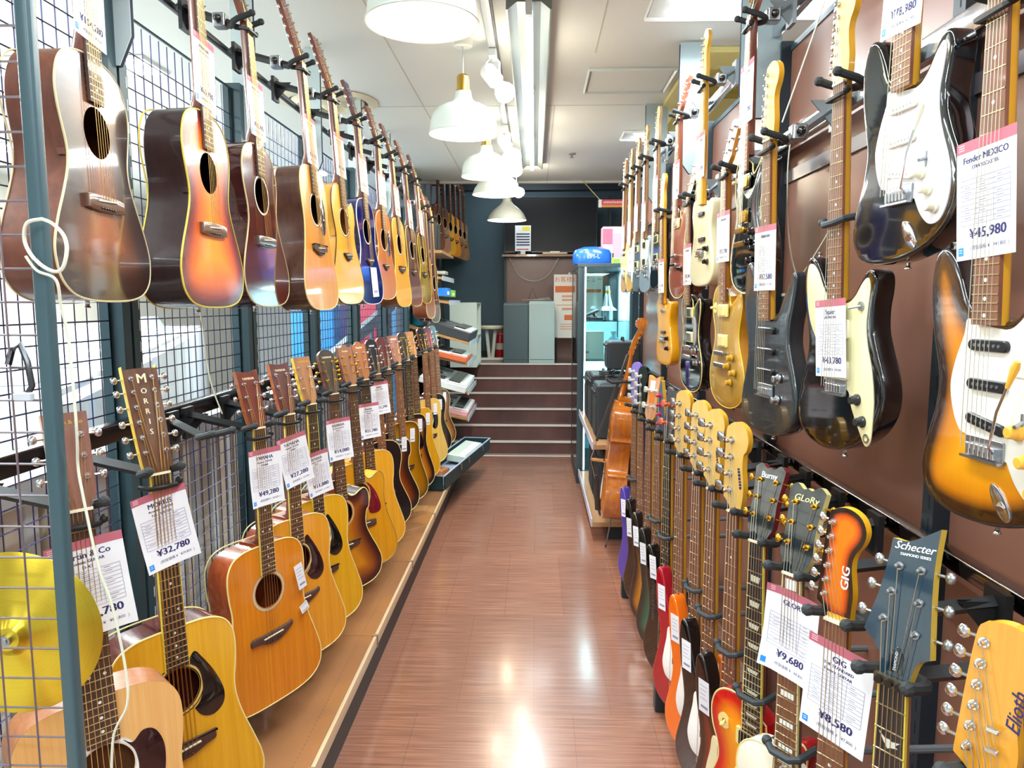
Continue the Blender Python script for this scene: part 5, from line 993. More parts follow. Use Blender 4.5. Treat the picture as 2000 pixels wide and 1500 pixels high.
# ------------------------------------------------------------------ basses and guitars along the low rail
BX, BZ = .50, -.53
VIO = pbr('#4a3a9a', .25, coat=.6); BASSM = dict(nstr=4, scale=.864, body='bass', guard=None, bridge='bass', nf=20, w0=.040)
TT = lambda *c, p=None: bw(.10, *c, p=p)
PINKP = pbr('#c0305a', .35, .3); PAL = pbr('#c9ccc8', .35, .4)
def reo(t, gt, M):
    b = MB(); text(b, 'NEFLEXTENU', .026, -.098, -.66, -.0125, rot=R(90), bold=.0004); obj('body_lettering', b, pbr('#4c4e52', .5), t)
def sticker(t, M):
    b = MB(); X = head_xf('bass22'); b.box(-.026, .012, .135, .185, 0, .0006, X); obj('sticker', b, pbr('#f2efe8', .5), t); obj('sticker', MB().box(-.020, .016, .085, .135, 0, .0007, X), pbr('#e07a1c', .5), t)
LOWR = [
 dict(name='bass_guitar', y=3.70, label='violet bass guitar at the far end of the low rail', M=emats(VIO, head=pbr('#8878c8', .3), headside=pbr('#6a5ab0', .3), peg=PAL), head='bass', pickups=[('split', 0, -760, 0, PUB)], knobs=[(80, -860), (100, -890)], **BASSM),
 dict(name='bass_guitar', y=3.46, label='plain black bass guitar beside the violet one', M=emats(BLK, head=pbr('#12241f', .3), headside=GLOSSB, neck=pbr('#2a2a55', .3), peg=PAL), head='bass', pickups=[('bar', 0, -760, 0, PUB)], knobs=[(80, -860)], **BASSM),
 dict(name='bass_guitar', y=3.23, label='dark bass guitar with an amber burst face', M=emats(TT('#0c0808', '#1c0e06', '#a86a0a', '#c07c10', p=(0, .3, .7, 1)), head=wood('#c88a5a', '#d89c6c'), peg=PAL), head='bass22', pickups=[('bar', 0, -760, 0, PUB)], knobs=[(80, -860)], logo=sticker, **BASSM),
 dict(name='bass_guitar', y=2.99, label='dark green burst bass guitar', M=emats(TT('#060a0a', '#0a2420', '#0c5a48', '#106a54', p=(0, .3, .7, 1)), head=pbr('#48607a', .25, coat=.6), headside=pbr('#d2a43a', .4), neck=MAPLEN, peg=PINKP), head='rev', pickups=[('bar', 0, -760, 0, PUB)], knobs=[(80, -860)], **BASSM),
 dict(name='bass_guitar', y=2.77, label='black bass guitar with grey lettering down its body', M=emats(BLK, head=pbr('#3a3a40', .3), headside=GLOSSB, board=EBONY, peg=pbr('#c8603c', .35, .3)), head='bass22', pickups=[('bar', 0, -760, 0, PUB)], knobs=[(80, -860)], extra=reo, **BASSM),
 dict(name='bass_guitar', y=2.516, label='glossy crimson bass guitar behind the bright orange one', M=emats(pbr('#a00620', .15, coat=1.), WHITEP), head='bass', pickups=[('split', 0, -760, 0, PUB)], knobs=[(80, -860), (100, -890)], **{**BASSM, 'guard': 'bass'}),
 dict(name='bass_guitar', y=2.256, label='bright orange bass guitar with a white pickguard', M=emats(pbr('#f0700a', .18, coat=.8), WHITEP), head='bass', pickups=[('split', 0, -760, 0, PUB)], knobs=[(80, -860), (100, -890)], **{**BASSM, 'guard': 'bass'}),
 dict(name='bass_guitar', y=2.067, label='black bass guitar with a white pickguard', M=emats(BLK, WHITEP), head='bass', pickups=[('split', 0, -760, 0, PUB)], knobs=[(80, -860), (100, -890)], logo=vert_logo('~~~~~~', .013, .016, .085, INK, 'bass', -80), **{**BASSM, 'guard': 'bass'}),
 dict(name='bass_guitar', y=1.839, label='three-tone sunburst bass guitar with a cream pickguard', M=emats(TT('#0a0708', '#2a0d08', '#8a2c08', '#d08414', p=(0, .22, .5, 1)), pbr('#e8dfb4', .3)), head='bass', pickups=[('split', 0, -760, 0, PUB)], knobs=[(80, -860), (100, -890)], logo=vert_logo('~~~~~~', .015, .016, .085, INK, 'bass', -80), **{**BASSM, 'guard': 'bass'}),
 dict(name='electric_guitar', y=1.633, z=-.54, label='cherry sunburst single-cut electric guitar with trapezoid inlays', M=emats(bw(.085, '#b00a18', '#d01c10', '#f08a14', '#f6a820', p=(0, .22, .6, 1)), GLOSSB, pbr('#0f161c', .1, coat=1.), wood('#6a1420', '#7c1e2a', coat=.7), EBONY, GOLD, headside=wood('#6a1420', '#7c1e2a', coat=.7), ring=CREAM, knob=pbr('#c8952a', .25), bbind=pbr('#e0cc5a', .4), inlay=pbr('#d9d6c0', .3)), body='lp', head='book', scale=.628, guard=None, T=.052, carve=.010, bolts=False, bind=True, inlay='trap', bound=True, nf=22, pickups=[('hum', 0, -480, 0, PUB), ('hum', 0, -585, 0, PUB)], bridge='tom', knobs=[(90, -640), (60, -670), (112, -690), (82, -725)], extra=lp_extra, logo=vert_logo('Burny', .020, 0, .150, WLOGO, 'book', 0, .9, .0006)),
 dict(name='electric_guitar', y=1.405, label='white single-cut electric guitar with a black open-book headstock', M=emats(pbr('#efe9d4', .2, coat=.7), CREAM, pbr('#0d171e', .1, coat=1.), wood('#6a4a34', '#7c5a40'), ROSEWL, GOLD, headside=pbr('#dcd48c', .35), ring=CREAM, knob=GOLD, bbind=pbr('#e0d89a', .4)), body='lp', head='book', scale=.628, guard='lp', T=.052, carve=.010, bolts=False, bind=True, inlay='block', bound=True, nf=22, pickups=[('hum', 0, -480, 0, GOLD), ('hum', 0, -585, 0, GOLD)], bridge='tom', knobs=[(90, -640), (60, -670)], logo=vert_logo('GLoRy', .018, 0, .148, pbr('#d8c890', .35), 'book', 0, 1.1, .0004, .2)),
 dict(name='electric_guitar', y=1.192, label='electric guitar with a sunburst six-in-line headstock and white nut', M=emats(TT('#0a0708', '#2a0d08', '#c04c0a', '#e08a14', p=(0, .22, .5, 1)), WHITEP, bw(.022, '#120808', '#2a0e06', '#d2500a', '#ee7a10', p=(0, .3, .62, 1)), headside=pbr('#e0a81c', .35)), body='strat', guard='strat', pickups=[('single', 0, -494, 0, PUW), ('single', 0, -553, 0, PUW)], knobs=[(66, -612)], logo=vert_logo('GIG', .020, .010, .075, WLOGO, 'inline', 86, 1.2, .0008)),
 dict(name='electric_guitar', y=.996, label='electric guitar with a dark blue angular headstock and winged inlays', M=emats(pbr('#16243a', .12, coat=1.), GLOSSB, pbr('#1d3646', .12, coat=1.), wood('#8c5a2c', '#9c6a3a'), EBONY, STEEL, headside=pbr('#d8b84a', .35), inlay=pbr('#d6d8c8', .3), bbind=pbr('#dcc84a', .4)), body='horn', head='spear', guard=None, inlay='bird', bound=True, nf=22, pickups=[('hum', 0, -500, 0, PUB), ('hum', 0, -600, 0, PUB)], bridge='floyd', knobs=[(80, -640)]),
 dict(name='electric_guitar', y=.776, z=-.54, label='electric guitar with an amber maple headstock in the bottom corner', M=emats(pbr('#8a1c1c', .15, coat=1.), WHITEP, wood('#cf8a1a', '#dc9c2c', coat=.9)), body='strat', guard='strat', pickups=[('single', 0, -494, 0, PUW)], knobs=[(66, -612)], logo=vert_logo('Elioth', .021, .020, .098, INK, 'inline', 84, 1., .0003, .3)),
]
RF = []
for i, s in enumerate(LOWR):
    s = dict(s); y = s.pop('y'); lb = s.pop('label'); M = s.pop('M'); nm = s.pop('name'); z = s.pop('z', BZ); th = s.pop('th', 24 if i < 9 else 33)
    t, fr = electric(nm, lb, (BX, y, z), th, 0.5, M, kind='bass guitar' if nm == 'bass_guitar' else 'guitar', group='basses and guitars on the low rail', d=2 if i > 4 else 1, **s); RF.append(fr)
    if i == 12:
        b = MB(); X = head_xf('spear'); text(b, 'Schecter', .016, -.002, .188, .0006, X, rot=R(5), shear=.4, bold=.0003); text(b, 'DIAMOND SERIES', .0055, .002, .177, .0006, X, rot=R(5), bold=.0002); obj('headstock_lettering', b, WLOGO, t)
        cv = obj('rod_cover', MB().prism([(-.011, .012), (.011, .012), (.010, .035), (.004, .046), (0, .048), (-.004, .046), (-.010, .035)], 0, .0016, .0006, X), pbr('#14222c', .15, coat=1.), t)
        q = MB(); text(q, 'DIAMOND', .0055, 0, .028, .0019, X, rot=R(90)); obj('cover_lettering', q, WLOGO, cv)
        q = MB().box(-.024, .024, -.004, .010, -.002, .006)
        lk = obj('locking_nut', q, pbr('#6a6256', .35, .8), t)
        for k in range(3): obj('clamp_screw', MB().cyl(((k-1)*.015, .003, .005), ((k-1)*.015, .003, .011), .0055, n=10), pbr('#3a342c', .4, .7), lk)
    if i == 13:
        for yy in (.052, .076): obj('string_tree', MB().rbox(-.006, .008, yy-.003, yy+.003, -.004, .002, .002), CHROME, t)
    hanger(fr, (WX-.078, y+.0, -.488), 'low rail hanger holding the '+lb, 'hangers on the low brown wall rail', lock=False)
CLAMPS = [(RF[i], LOWR[i]['label'], -.36) for i in (0, 3, 4, 6, 7, 8, 9, 10)]+[(UPF[10], UP[10]['label'], -.285)]
obj('sticker', MB().box(.052, .082, -.535, -.510, -.0094, -.0090), pbr('#e8d8c8', .5), bpy.data.objects[[o.name for o in bpy.data.objects if o.get('label') == UP[9]['label']][0]])
# padded clamps that steady the necks farther down
for fr, lb, cy in CLAMPS:
    P = fr @ Vector((.0, cy, -.03)); p = Vector((WX, P.y, P.z)); t = thing('neck_clamp', short('neck clamp behind the '+lb), 'clamp', tuple(p), 'neck clamps of the low row'); X = Matrix.Translation(-p) @ fr @ Matrix.Translation((0, cy+.36, 0))
    obj('clamp_arm', MB().tube([(0, 0, 0), X @ Vector((.034, -.36, -.045))], .008, 8), pbr('#6e7478', .4, .4), t)
    obj('clamp_pad', MB().tube([(.040, -.352, -.045), (.037, -.36, .006), (.02, -.366, .015), (-.02, -.368, .015), (-.040, -.362, .004)], .0075, 8, X).ell((-.042, -.360, .004), .011, .011, .011, 8, X), pbr('#30363a', .6), t)
for i, x, y, lb, rot in ((0, -.118, -.50, 'white slip on the horn of the violet bass', 6), (1, -.118, -.53, 'white slip on the plain black bass', 6), (2, -.115, -.50, 'white slip on the amber burst bass', 6), (3, -.118, -.50, 'white slip on the dark green bass', 6), (4, -.105, -.475, 'white slip on the lettered black bass', 6), (5, -.118, -.50, 'white slip on the crimson bass', 4), (6, -.118, -.50, 'white slip on the bright orange bass', 4), (7, -.118, -.50, 'white slip on the black bass with white pickguard', 3), (8, -.115, -.505, 'white slip on the three-tone sunburst bass', 3)):
    slip(RF[i], x, y, lb, z=-.0105, w=.046, h=.092, rot=rot)
price_tag(RF[10], -.03, 'price tag starting 9,68 on the white single-cut guitar', 'GLORY', '', '', '¥9,680', '¥8,800', -4, .012, 1.0, z=.0013, curl=.6)
price_tag(RF[11], -.035, 'price tag reading 8,580 below the sunburst headstock', 'GIG', 'THE STANDARD', 'Electric GUITAR', '¥8,580', '¥7,800', -5, .014, 1.0)
_o = obj
def obj(name, mb, mats, parent=None, label=None, sharp=35):
    return put(name, mb, mats, parent, label) if isinstance(mb, bpy.types.Mesh) else _o(name, mb, mats, parent, label, sharp)
# ------------------------------------------------------------------ by the open end of the grid wall
t = thing('cymbal', 'gold cymbal hanging behind the end grid panel', 'cymbal', Matrix.Translation((-.900, 1.195, H-.572)) @ Matrix.Rotation(R(90), 4, 'X') @ Matrix.Rotation(R(7), 4, 'Y'))
def cym_mat():
    m, tr, b = _new('cymbal_brass'); b.inputs['Metallic'].default_value = 1; b.inputs['Roughness'].default_value = .3; b.inputs['Anisotropic'].default_value = .85; b.inputs['Anisotropic Rotation'].default_value = .25
    tc = tr.nodes.new('ShaderNodeTexCoord'); vl = tr.nodes.new('ShaderNodeVectorMath'); vl.operation = 'LENGTH'; tr.links.new(tc.outputs['Object'], vl.inputs[0])
    n = tr.nodes.new('ShaderNodeTexNoise'); n.noise_dimensions = '1D'; n.inputs['Scale'].default_value = 420; tr.links.new(vl.outputs['Value'], n.inputs['W'])
    mx = tr.nodes.new('ShaderNodeMixRGB'); mx.inputs[1].default_value = lin('#d8b830'); mx.inputs[2].default_value = lin('#e6cc4c'); tr.links.new(n.outputs['Fac'], mx.inputs[0]); tr.links.new(mx.outputs[0], b.inputs['Base Color'])
    tg = tr.nodes.new('ShaderNodeTangent'); tg.direction_type = 'RADIAL'; tg.axis = 'Z'; tr.links.new(tg.outputs[0], b.inputs['Tangent'])
    return m
CYM = cym_mat()
obj('bow', MB().lathe([(.004, .020), (.020, .019), (.030, .010), (.036, .006), (.08, .002), (.145, -.006), (.146, -.0066), (.08, .001), (.036, .005), (.029, .009), (.019, .018), (.004, .019)], 64), CYM, t)
obj('hanging_screw', MB().cyl((0, 0, .012), (0, 0, .028), .010, n=12).cyl((0, 0, .026), (0, 0, .030), .006, n=8), STEEL, t)
t = thing('wire_hook', 'bent steel hook hung on the end grid beside the post', 'hook', (-.80, 1.100, H-.073))
obj('hook_wire', MB().tube([(-.003, 0, -.022), (0, .006, 0), (.012, .008, .009), (.023, .006, -.018), (.029, .004, -.055), (.021, .004, -.068), (.012, .0, -.068)], .005, 8), pbr('#5a5c60', .25, 1.), t)
obj('clear_clip', MB().rbox(.004, .034, -.008, .004, -.078, -.064, .005), pbr('#c9ced6', .15), t)
CABLE = pbr('#dfe3cf', .5)
t = thing('security_cable', 'pale security cable looped round the slim end post', 'cable', (-.75, 1.12, H+.1))
def crom(P, n=6):
    P = [Vector(p) for p in P]; out = []
    for i in range(len(P)-1):
        p0, p1, p2, p3 = P[max(i-1, 0)], P[i], P[i+1], P[min(i+2, len(P)-1)]
        for k in range(n):
            s = k/n; out.append(.5*((2*p1)+(-p0+p2)*s+(2*p0-5*p1+4*p2-p3)*s*s+(-p0+3*p1-3*p2+p3)*s**3))
    return out+[P[-1]]
o_ = Vector((-.75, 1.12, .1)); SC_ = lambda p: Vector((p.x*.957, 1.068+(p.y-1.115)*1.0, p.z*.957))
obj('loop', MB().tube([SC_(p)-o_ for p in crom([(-.747, 1.117, .125), (-.771, 1.118, .119), (-.782, 1.125, .093), (-.767, 1.122, .066), (-.74, 1.118, .048), (-.722, 1.118, .05), (-.712, 1.117, .077), (-.715, 1.117, .1), (-.731, 1.117, .118), (-.747, 1.117, .125)])], .0028, 6), CABLE, t)
obj('cable_run', MB().tube([SC_(p)-o_ for p in crom([(-.782, 1.125, .07), (-.765, 1.124, .048), (-.738, 1.126, .034), (-.742, 1.14, -.008), (-.741, 1.15, -.05), (-.739, 1.15, -.093), (-.737, 1.15, -.18), (-.744, 1.16, -.23), (-.752, 1.17, -.266), (-.748, 1.17, -.31), (-.735, 1.18, -.444), (-.722, 1.19, -.517), (-.712, 1.2, -.628), (-.712, 1.2, -.70), (-.74, 1.2, -.76), (-.75, 1.2, -.86)])], .0022, 6), CABLE, t)
obj('crimp', MB().cyl((.016, -.043, -.038), (.024, -.043, -.048), .0042, n=10), pbr('#40464c', .4, .5), t)
def cable(name, label, P, r=.0022, m=CABLE):
    c = Vector((P[0][0], P[0][1], P[0][2]+H)); o = obj(name, MB().tube([Vector((p[0], p[1], p[2]+H))-c for p in crom(P)], r, 6), m); o.location = c
    return tag(o, label, 'cable')
cable('security_cable', 'pale cable drooping from the chrome rail beside the black offset guitar', [(.79, 2.38, .52), (.785, 2.387, .412), (.79, 2.382, .255), (.79, 2.336, .141), (.79, 2.257, .061), (.78, 2.19, .088), (.74, 1.9, .19), (.70, 1.72, .28)])
cable('security_cable', 'pale cable stretched down to the gold-top headstock', [(.79, 2.7, .90), (.76, 2.66, .70), (.70, 2.62, .50)])
cable('security_cable', 'pale cable slanting from the top rail towards the graphite grey guitar', [(.79, 2.05, .90), (.74, 2.1, .70), (.69, 2.16, .50)])
cable('security_cable', 'pale cable sagging between the twelve-string and the next post', [(-.85, 1.60, -.42), (-.95, 1.78, -.47), (-1.05, 2.0, -.45), (-1.1, 2.3, -.36)], .002)
cable('security_cable', 'thin cable hanging below the cherry-to-orange sunburst guitar', [(-.90, 1.96, .02), (-.93, 2.05, -.08), (-.94, 2.1, -.22), (-.93, 2.15, -.33)], .002)

# ------------------------------------------------------------------ the neighbouring shop seen through the grid
APW = pbr('#e6eceb', .3, coat=.3)
ORD = ['first', 'second', 'third', 'fourth', 'fifth', 'sixth', 'seventh', 'eighth', 'ninth', 'last']
for i in range(10):
    u = i/9*.86; x = -1.80-2.69*u*.96; y = 2.35+7.3*u*.92
    t = thing('washing_machine', 'white top-loading washing machine in the neighbouring shop, '+ORD[i]+' of its row', 'washing machine', Matrix.Translation((x, y, .36)) @ Matrix.Rotation(R(19), 4, 'Z'), 'washing machines next door')
    obj('cabinet', MB().rbox(-.3, .3, -.31, .31, 0, .93, .05), APW, t)
    b = MB(); b.add([(-.3, s*.30, z) for s in (-1, 1) for z in (.93, 1.06)]+[(-.12, s*.30, .93) for s in (-1, 1)]+[(-.2, s*.30, 1.06) for s in (-1, 1)], [(0, 1, 3, 2), (4, 5, 7, 6), (1, 6, 7, 3), (0, 4, 6, 1), (2, 3, 7, 5), (0, 2, 5, 4)]); obj('control_panel', b, pbr('#d5dede', .3), t)
    obj('lid', MB().rbox(-.10, .27, -.25, .25, .925, .955, .03), pbr('#f2f6f6', .2, coat=.5), t)
    obj('lid_window', MB().rbox(-.04, .16, -.12, .14, .954, .958, .02), pbr('#7e8a90', .15), t)
    obj('stand', MB().box(-.29, .29, -.3, .3, -.36, 0), pbr('#9aa0a2', .6), t)
FEN = pbr('#e0d6c2', .6); FEN2 = pbr('#e4ebec', .5)
t = thing('slatted_partition', 'pale slatted partition behind the lower grid with a white top rail', 'partition', (-1.36, .9, 0))
obj('top_rail', MB().box(-.05, .05, 0, 5.6, H-.52, H-.455), FEN2, t)
obj('backing', MB().box(-.035, -.02, 0, 5.6, .02, H-.53), pbr('#b09c84', .7), t)
for k in range(70): obj('slat', MB().box(-.012, .012, k*.08+.01, k*.08+.058, .03, H-.52), FEN if k % 2 else FEN2, t)
t = thing('stair_handrail', 'broad grey stair handrail rising behind the grid', 'handrail', (-1.7, 4.6, 0)); GRS = pbr('#8d9a9c', .4, .4)
obj('rail_bar', MB().add([(x, y, z+dz) for x in (-.03, .03) for y, z in ((.0, H-.72), (4.2, H-.03)) for dz in (-.06, .06)], [(0, 1, 3, 2), (4, 6, 7, 5), (0, 4, 5, 1), (2, 3, 7, 6), (1, 5, 7, 3), (0, 2, 6, 4)]), GRS, t)
for k in range(5): obj('baluster', MB().box(-.02, .02, .1+k*.98, .15+k*.98, 0, H-.72+(.1+k*.98)*.164), GRS, t)
for x, y, z0, z1, w, d, c, lb in ((-2.15, 7.35, .0, H+.0, .42, .5, '#2a8ad8', 'big bright blue box stack behind the grey handrail'), (-1.80, 9.4, .0, H+.9, .4, .5, '#5aa0cc', 'tall pale blue carton seen through the far grid'), (-1.9, 8.3, 0, H+.02, .3, .3, '#b03a4a', 'small red carton beyond the handrail')):
    o = obj('carton', MB().rbox(-w/2, w/2, -d/2, d/2, 0, z1-z0, .01), pbr(c, .4)); o.location = (x, y, z0); tag(o, lb, 'carton'); obj('lid_seam', MB().box(-w/2-.001, w/2+.001, -.004, .004, z1-z0-.002, z1-z0+.001), pbr('#d8e0e6', .6), o)
o = obj('cabinet', MB().rbox(-.35, .35, -.3, .3, 0, 1.9, .02), pbr('#b6c0c4', .4)); o.location = (-3.6, 1.2, 0); tag(o, 'pale grey tall locker against the shop side', 'locker'); obj('cabinet_door', MB().box(.35, .358, -.28, .28, .05, 1.85), pbr('#c6ced0', .4), o)
o = obj('storage_drum', MB().lathe([(0, 0), (.10, 0), (.105, .02), (.105, .19), (.10, .21), (0, .21)], 28), pbr('#0f7ea0', .3, coat=.5)); o.location = (-1.075, 6.78, H-.212); o.scale = (.62, .62, .8); tag(o, 'teal drum shell on the keyboard rack next to the grid', 'drum')
obj('drum_hoop', MB().tube([(.107*math.cos(a), .107*math.sin(a), .2) for a in [2*math.pi*k/28 for k in range(28)]], .006, 6, closed=True), CHROME, o)

# ------------------------------------------------------------------ keyboard rack before the stairs
BRD = wood('#9c7448', '#b0875a', axis='x', coat=.2); DTEAL = pbr('#232f36', .45)
t = thing('display_rack', 'dark rack of sloping wooden shelves stacked with keyboards', 'rack', (-1.16, 6.62, 0))
for y in (0, .80): obj('upright', MB().box(-.02, .03, y-.02, y+.02, .0, H+.46), pbr('#1c252b', .4), t)
obj('back_panel', MB().box(-.03, -.02, -.02, .82, .2, H+.46), pbr('#2b363c', .6), t)
def slope(z0, z1, x1, y0=-.06, y1=.86):
    b = MB(); b.add([(.02, y0, z0), (x1, y0, z1), (x1, y0, z1-.022), (.02, y0, z0-.022)]+[(.02, y1, z0), (x1, y1, z1), (x1, y1, z1-.022), (.02, y1, z0-.022)], [(0, 1, 2, 3), (4, 5, 6, 7), (0, 1, 5, 4), (3, 2, 6, 7), (1, 2, 6, 5), (0, 3, 7, 4)]); obj('shelf_board', b, BRD, t)
    obj('price_rail', MB().box(x1, x1+.006, y0, y1, z1-.03, z1+.012), pbr('#b9c0c8', .3, .2), t)
SL = [(H-.20, H-.36, .58), (H-.42, H-.54, .56), (H-.66, H-.80, .56), (H-.92, H-1.04, .56)]
for z0, z1, x1 in SL: slope(z0, z1, x1)
slope(H+.06, H+.005, .40); slope(H+.27, H+.22, .34)
def keyboard(label, z0, z1, x1, ybase, L, D, th, mb, mtop, dirt=0, screen=True, yoff=0):
    """long side along the aisle, keys at the aisle edge, lying on a sloping shelf"""
    ang = math.atan2(z0-z1, x1-.02); X = Matrix.Translation((-1.16+x1-.012, ybase, z1+.002)) @ Matrix.Rotation(ang, 4, 'Y')
    t = thing('keyboard', label, 'keyboard', X, 'keyboards on the rack')
    obj('case', MB().rbox(-D, 0, 0, L, 0, th, .012), mb, t)
    obj('top_panel', MB().rbox(-D+.01, -D*.42, .012, L-.012, th-.004, th+.012, .008), mtop, t)
    obj('key_bed', MB().box(-D*.42, -.008, .03, L-.03, th-.002, th+.002), pbr('#1b1c1e', .5), t)
    n = int((L-.07)/.0225)
    for k in range(n): obj('white_key', cached(('wk', round(D, 3), round(th, 3)), lambda: MB().box(-D*.41, -.004, 0, .0212, th+.001, th+.013).mesh('white_key')), pbr('#eef0ee', .25, coat=.4), t).location = (0, .035+k*.0225, 0)
    for k in range(n-1):
        if k % 7 in (0, 1, 3, 4, 5): obj('black_key', cached(('bk', round(D, 3), round(th, 3)), lambda: MB().box(-D*.40, -D*.16, -.006, .006, th+.012, th+.022).mesh('black_key')), GLOSSB, t).location = (0, .035+(k+1)*.0225, 0)
    if screen:
        obj('speaker_grille', MB().box(-D+.03, -D*.5, .05, .28, th+.011, th+.0135), pbr('#3b4147', .5), t); obj('speaker_grille', MB().box(-D+.03, -D*.5, L-.28, L-.05, th+.011, th+.0135), pbr('#3b4147', .5), t)
        obj('display', MB().box(-D+.05, -D*.55, L*.42, L*.58, th+.011, th+.0135), pbr('#1d2a34', .1), t)
    return t
WK = pbr('#d8dddc', .35); DK = pbr('#2c3337', .4)
keyboard('dark grey keyboard on the top sloping shelf of the rack', *SL[0], 6.60, .82, .40, .085, DK, pbr('#3a4145', .4))
keyboard('white mixer-like keyboard with an orange side on the rack', *SL[1], 6.52, .55, .36, .05, pbr('#c8623a', .4), pbr('#dcdde6', .35))
keyboard('wide light grey keyboard in the middle of the rack', *SL[2], 6.40, .95, .42, .06, WK, pbr('#c9cfd0', .35))
keyboard('pale keyboard with pinkish ends low on the rack', *SL[3], 6.60, .80, .34, .05, pbr('#d8a0a4', .4), WK)
o = obj('sound_module', MB().rbox(0, .16, 0, .30, 0, .11, .012), pbr('#2c3338', .45)); o.location = (-1.10, 6.70, H+.27); tag(o, 'dark grey sound module on the upper shelf of the rack', 'module'); obj('control_knob', MB().cyl((.16, .08, .07), (.172, .08, .07), .014), STEEL, o)
o = obj('tone_box', MB().rbox(0, .10, 0, .26, 0, .03, .006), pbr('#c6cdc4', .4)); o.location = (-.95, 7.02, H+.262); tag(o, 'pale flat box beside the dark sound module', 'box'); obj('strip', MB().box(.10, .102, .02, .24, .008, .022), pbr('#7a8a98', .5), o)
for x, y, z, sx, sy, sz, c, c2, lb in ((-.92, 6.66, H+.052, .13, .30, .075, '#1a74d0', '#e8eef4', 'bright blue box on the rack shelf beside the green one'), (-.90, 7.0, H+.048, .12, .30, .065, '#7cc03a', '#dfe8d2', 'light green box on the rack shelf'), (-1.08, 6.62, H+.062, .06, .18, .17, '#c9dcd6', '#e0a070', 'upright pale booklet box on the rack shelf')):
    o = obj('storage_box', MB().rbox(0, sx, 0, sy, 0, sz, .004), pbr(c, .35)); o.location = (x, y, z); tag(o, lb, 'box'); obj('box_print', MB().box(sx, sx+.001, .03, sy*.6, sz*.2, sz*.6), pbr(c2, .5), o)
for i, y in enumerate((6.70, 6.98)):
    o = obj('loudspeaker', MB().rbox(0, .2, 0, .24, 0, .30, .012), pbr('#26323a', .45)); o.location = (-1.12, y+.02, H+.46-.02+.02*0); tag(o, ['dark loudspeaker on top of the keyboard rack, nearer the grid', 'dark loudspeaker on top of the keyboard rack, nearer the stairs'][i], 'loudspeaker'); obj('speaker_grille', MB().rbox(.2, .206, .02, .22, .02, .28, .01, None, 'x'), pbr('#1b242a', .7), o); obj('badge', MB().box(.206, .208, .05, .08, .03, .04), STEEL, o)
obj('shelf_board', MB().box(.0, .34, -.05, .86, H+.43, H+.455), BRD, bpy.data.objects['display_rack'])
# open instrument case on the end of the platform
t = thing('instrument_case', 'open dark green instrument case on the platform end with a pale keyboard inside', 'case', Matrix.Translation((-.90, 5.28, PT+.005)) @ Matrix.Rotation(R(-9), 4, 'Z'))
GRN = pbr('#123236', .45); b = MB().rbox(0, .25, 0, 1.55, 0, .012, .03)
obj('case_base', b, GRN, t)
obj('case_wall', MB().box(0, .012, .02, 1.53, .01, .105).box(.238, .25, .02, 1.53, .01, .105).box(.012, .238, .0, .012, .01, .105).box(.012, .238, 1.538, 1.55, .01, .105), GRN, t)
obj('rim_trim', MB().tube([(.004, .004, .107), (.246, .004, .107), (.246, 1.546, .107), (.004, 1.546, .107)], .006, 6, closed=True), pbr('#aebcd6', .35), t)
obj('lining', MB().box(.012, .238, .012, 1.538, .012, .02), pbr('#8694aa', .8), t)
for y in (.45, .70, 1.2): obj('latch', MB().rbox(.25, .258, y, y+.04, .05, .1, .006, None, 'x'), STEEL, t)
o = obj('keytar', MB().rbox(0, .16, 0, .62, 0, .06, .012), pbr('#c6d2c8', .35)); o.matrix_world = Matrix.Translation((-.735, 6.02, PT+.06)) @ Matrix.Rotation(R(-9), 4, 'Z') @ Matrix.Rotation(R(8), 4, 'Y'); tag(o, 'pale green-grey keyboard lying in the open case', 'keyboard'); obj('key_strip', MB().box(.095, .155, .03, .59, .06, .066), pbr('#f0f2ee', .3), o)
o = obj('pedal', MB().rbox(0, .09, 0, .14, 0, .05, .01), pbr('#b0703c', .4)); o.matrix_world = Matrix.Translation((-.80, 5.62, PT+.022)) @ Matrix.Rotation(R(-20), 4, 'Z'); tag(o, 'orange-brown effect pedal lying in the open case', 'pedal'); obj('foot_switch', MB().cyl((.045, .03, .05), (.045, .03, .062), .012), STEEL, o)
o = obj('booklet', MB().box(0, .14, 0, .2, 0, .006), pbr('#d6d8dc', .5)); o.matrix_world = Matrix.Translation((-.86, 5.40, PT+.022)) @ Matrix.Rotation(R(-9), 4, 'Z'); tag(o, 'grey and white booklet lying in the open case', 'booklet'); obj('picture', MB().box(.02, .1, .03, .12, .006, .0066), pbr('#3a4454', .5), o)

# ------------------------------------------------------------------ raised room
UF = .8598
t = thing('tv_stand', 'brown-backed wall rack with a shelf that carries the television', 'rack', (-.40, 9.6, UF))
obj('back_panel', MB().box(.02, 1.34, .12, .14, .0, H+.62-UF), BROWNP, t)
for x in (0, 1.34): obj('upright', MB().box(x, x+.03, .08, .14, 0, H+1.35-UF), pbr('#1b252b', .4), t)
obj('shelf_board', MB().box(-.02, 1.36, -.12, .10, H+.575-UF, H+.60-UF), wood('#7a5236', '#8e6446', axis='x'), t)
t = thing('television', 'large dark flat television on the brown shelf', 'television', (.195, 9.62, H+.602))
obj('bezel', MB().rbox(-.595, .595, -.02, .03, .03, .725, .008, None, 'y'), pbr('#2a2c30', .25, .5), t); obj('screen', MB().box(-.583, .583, -.0215, -.02, .045, .713), pbr('#07080e', .4, spec=.3), t)
obj('edge_trim', MB().tube([(-.595, -.02, .03), (.595, -.02, .03), (.595, -.02, .725), (-.595, -.02, .725)], .004, 5, closed=True), pbr('#6a6e74', .25, .8), t)
for s in (-1, 1): obj('foot', MB().box(s*.4-.02, s*.4+.02, -.09, .06, 0, .03), BLACKM, t)
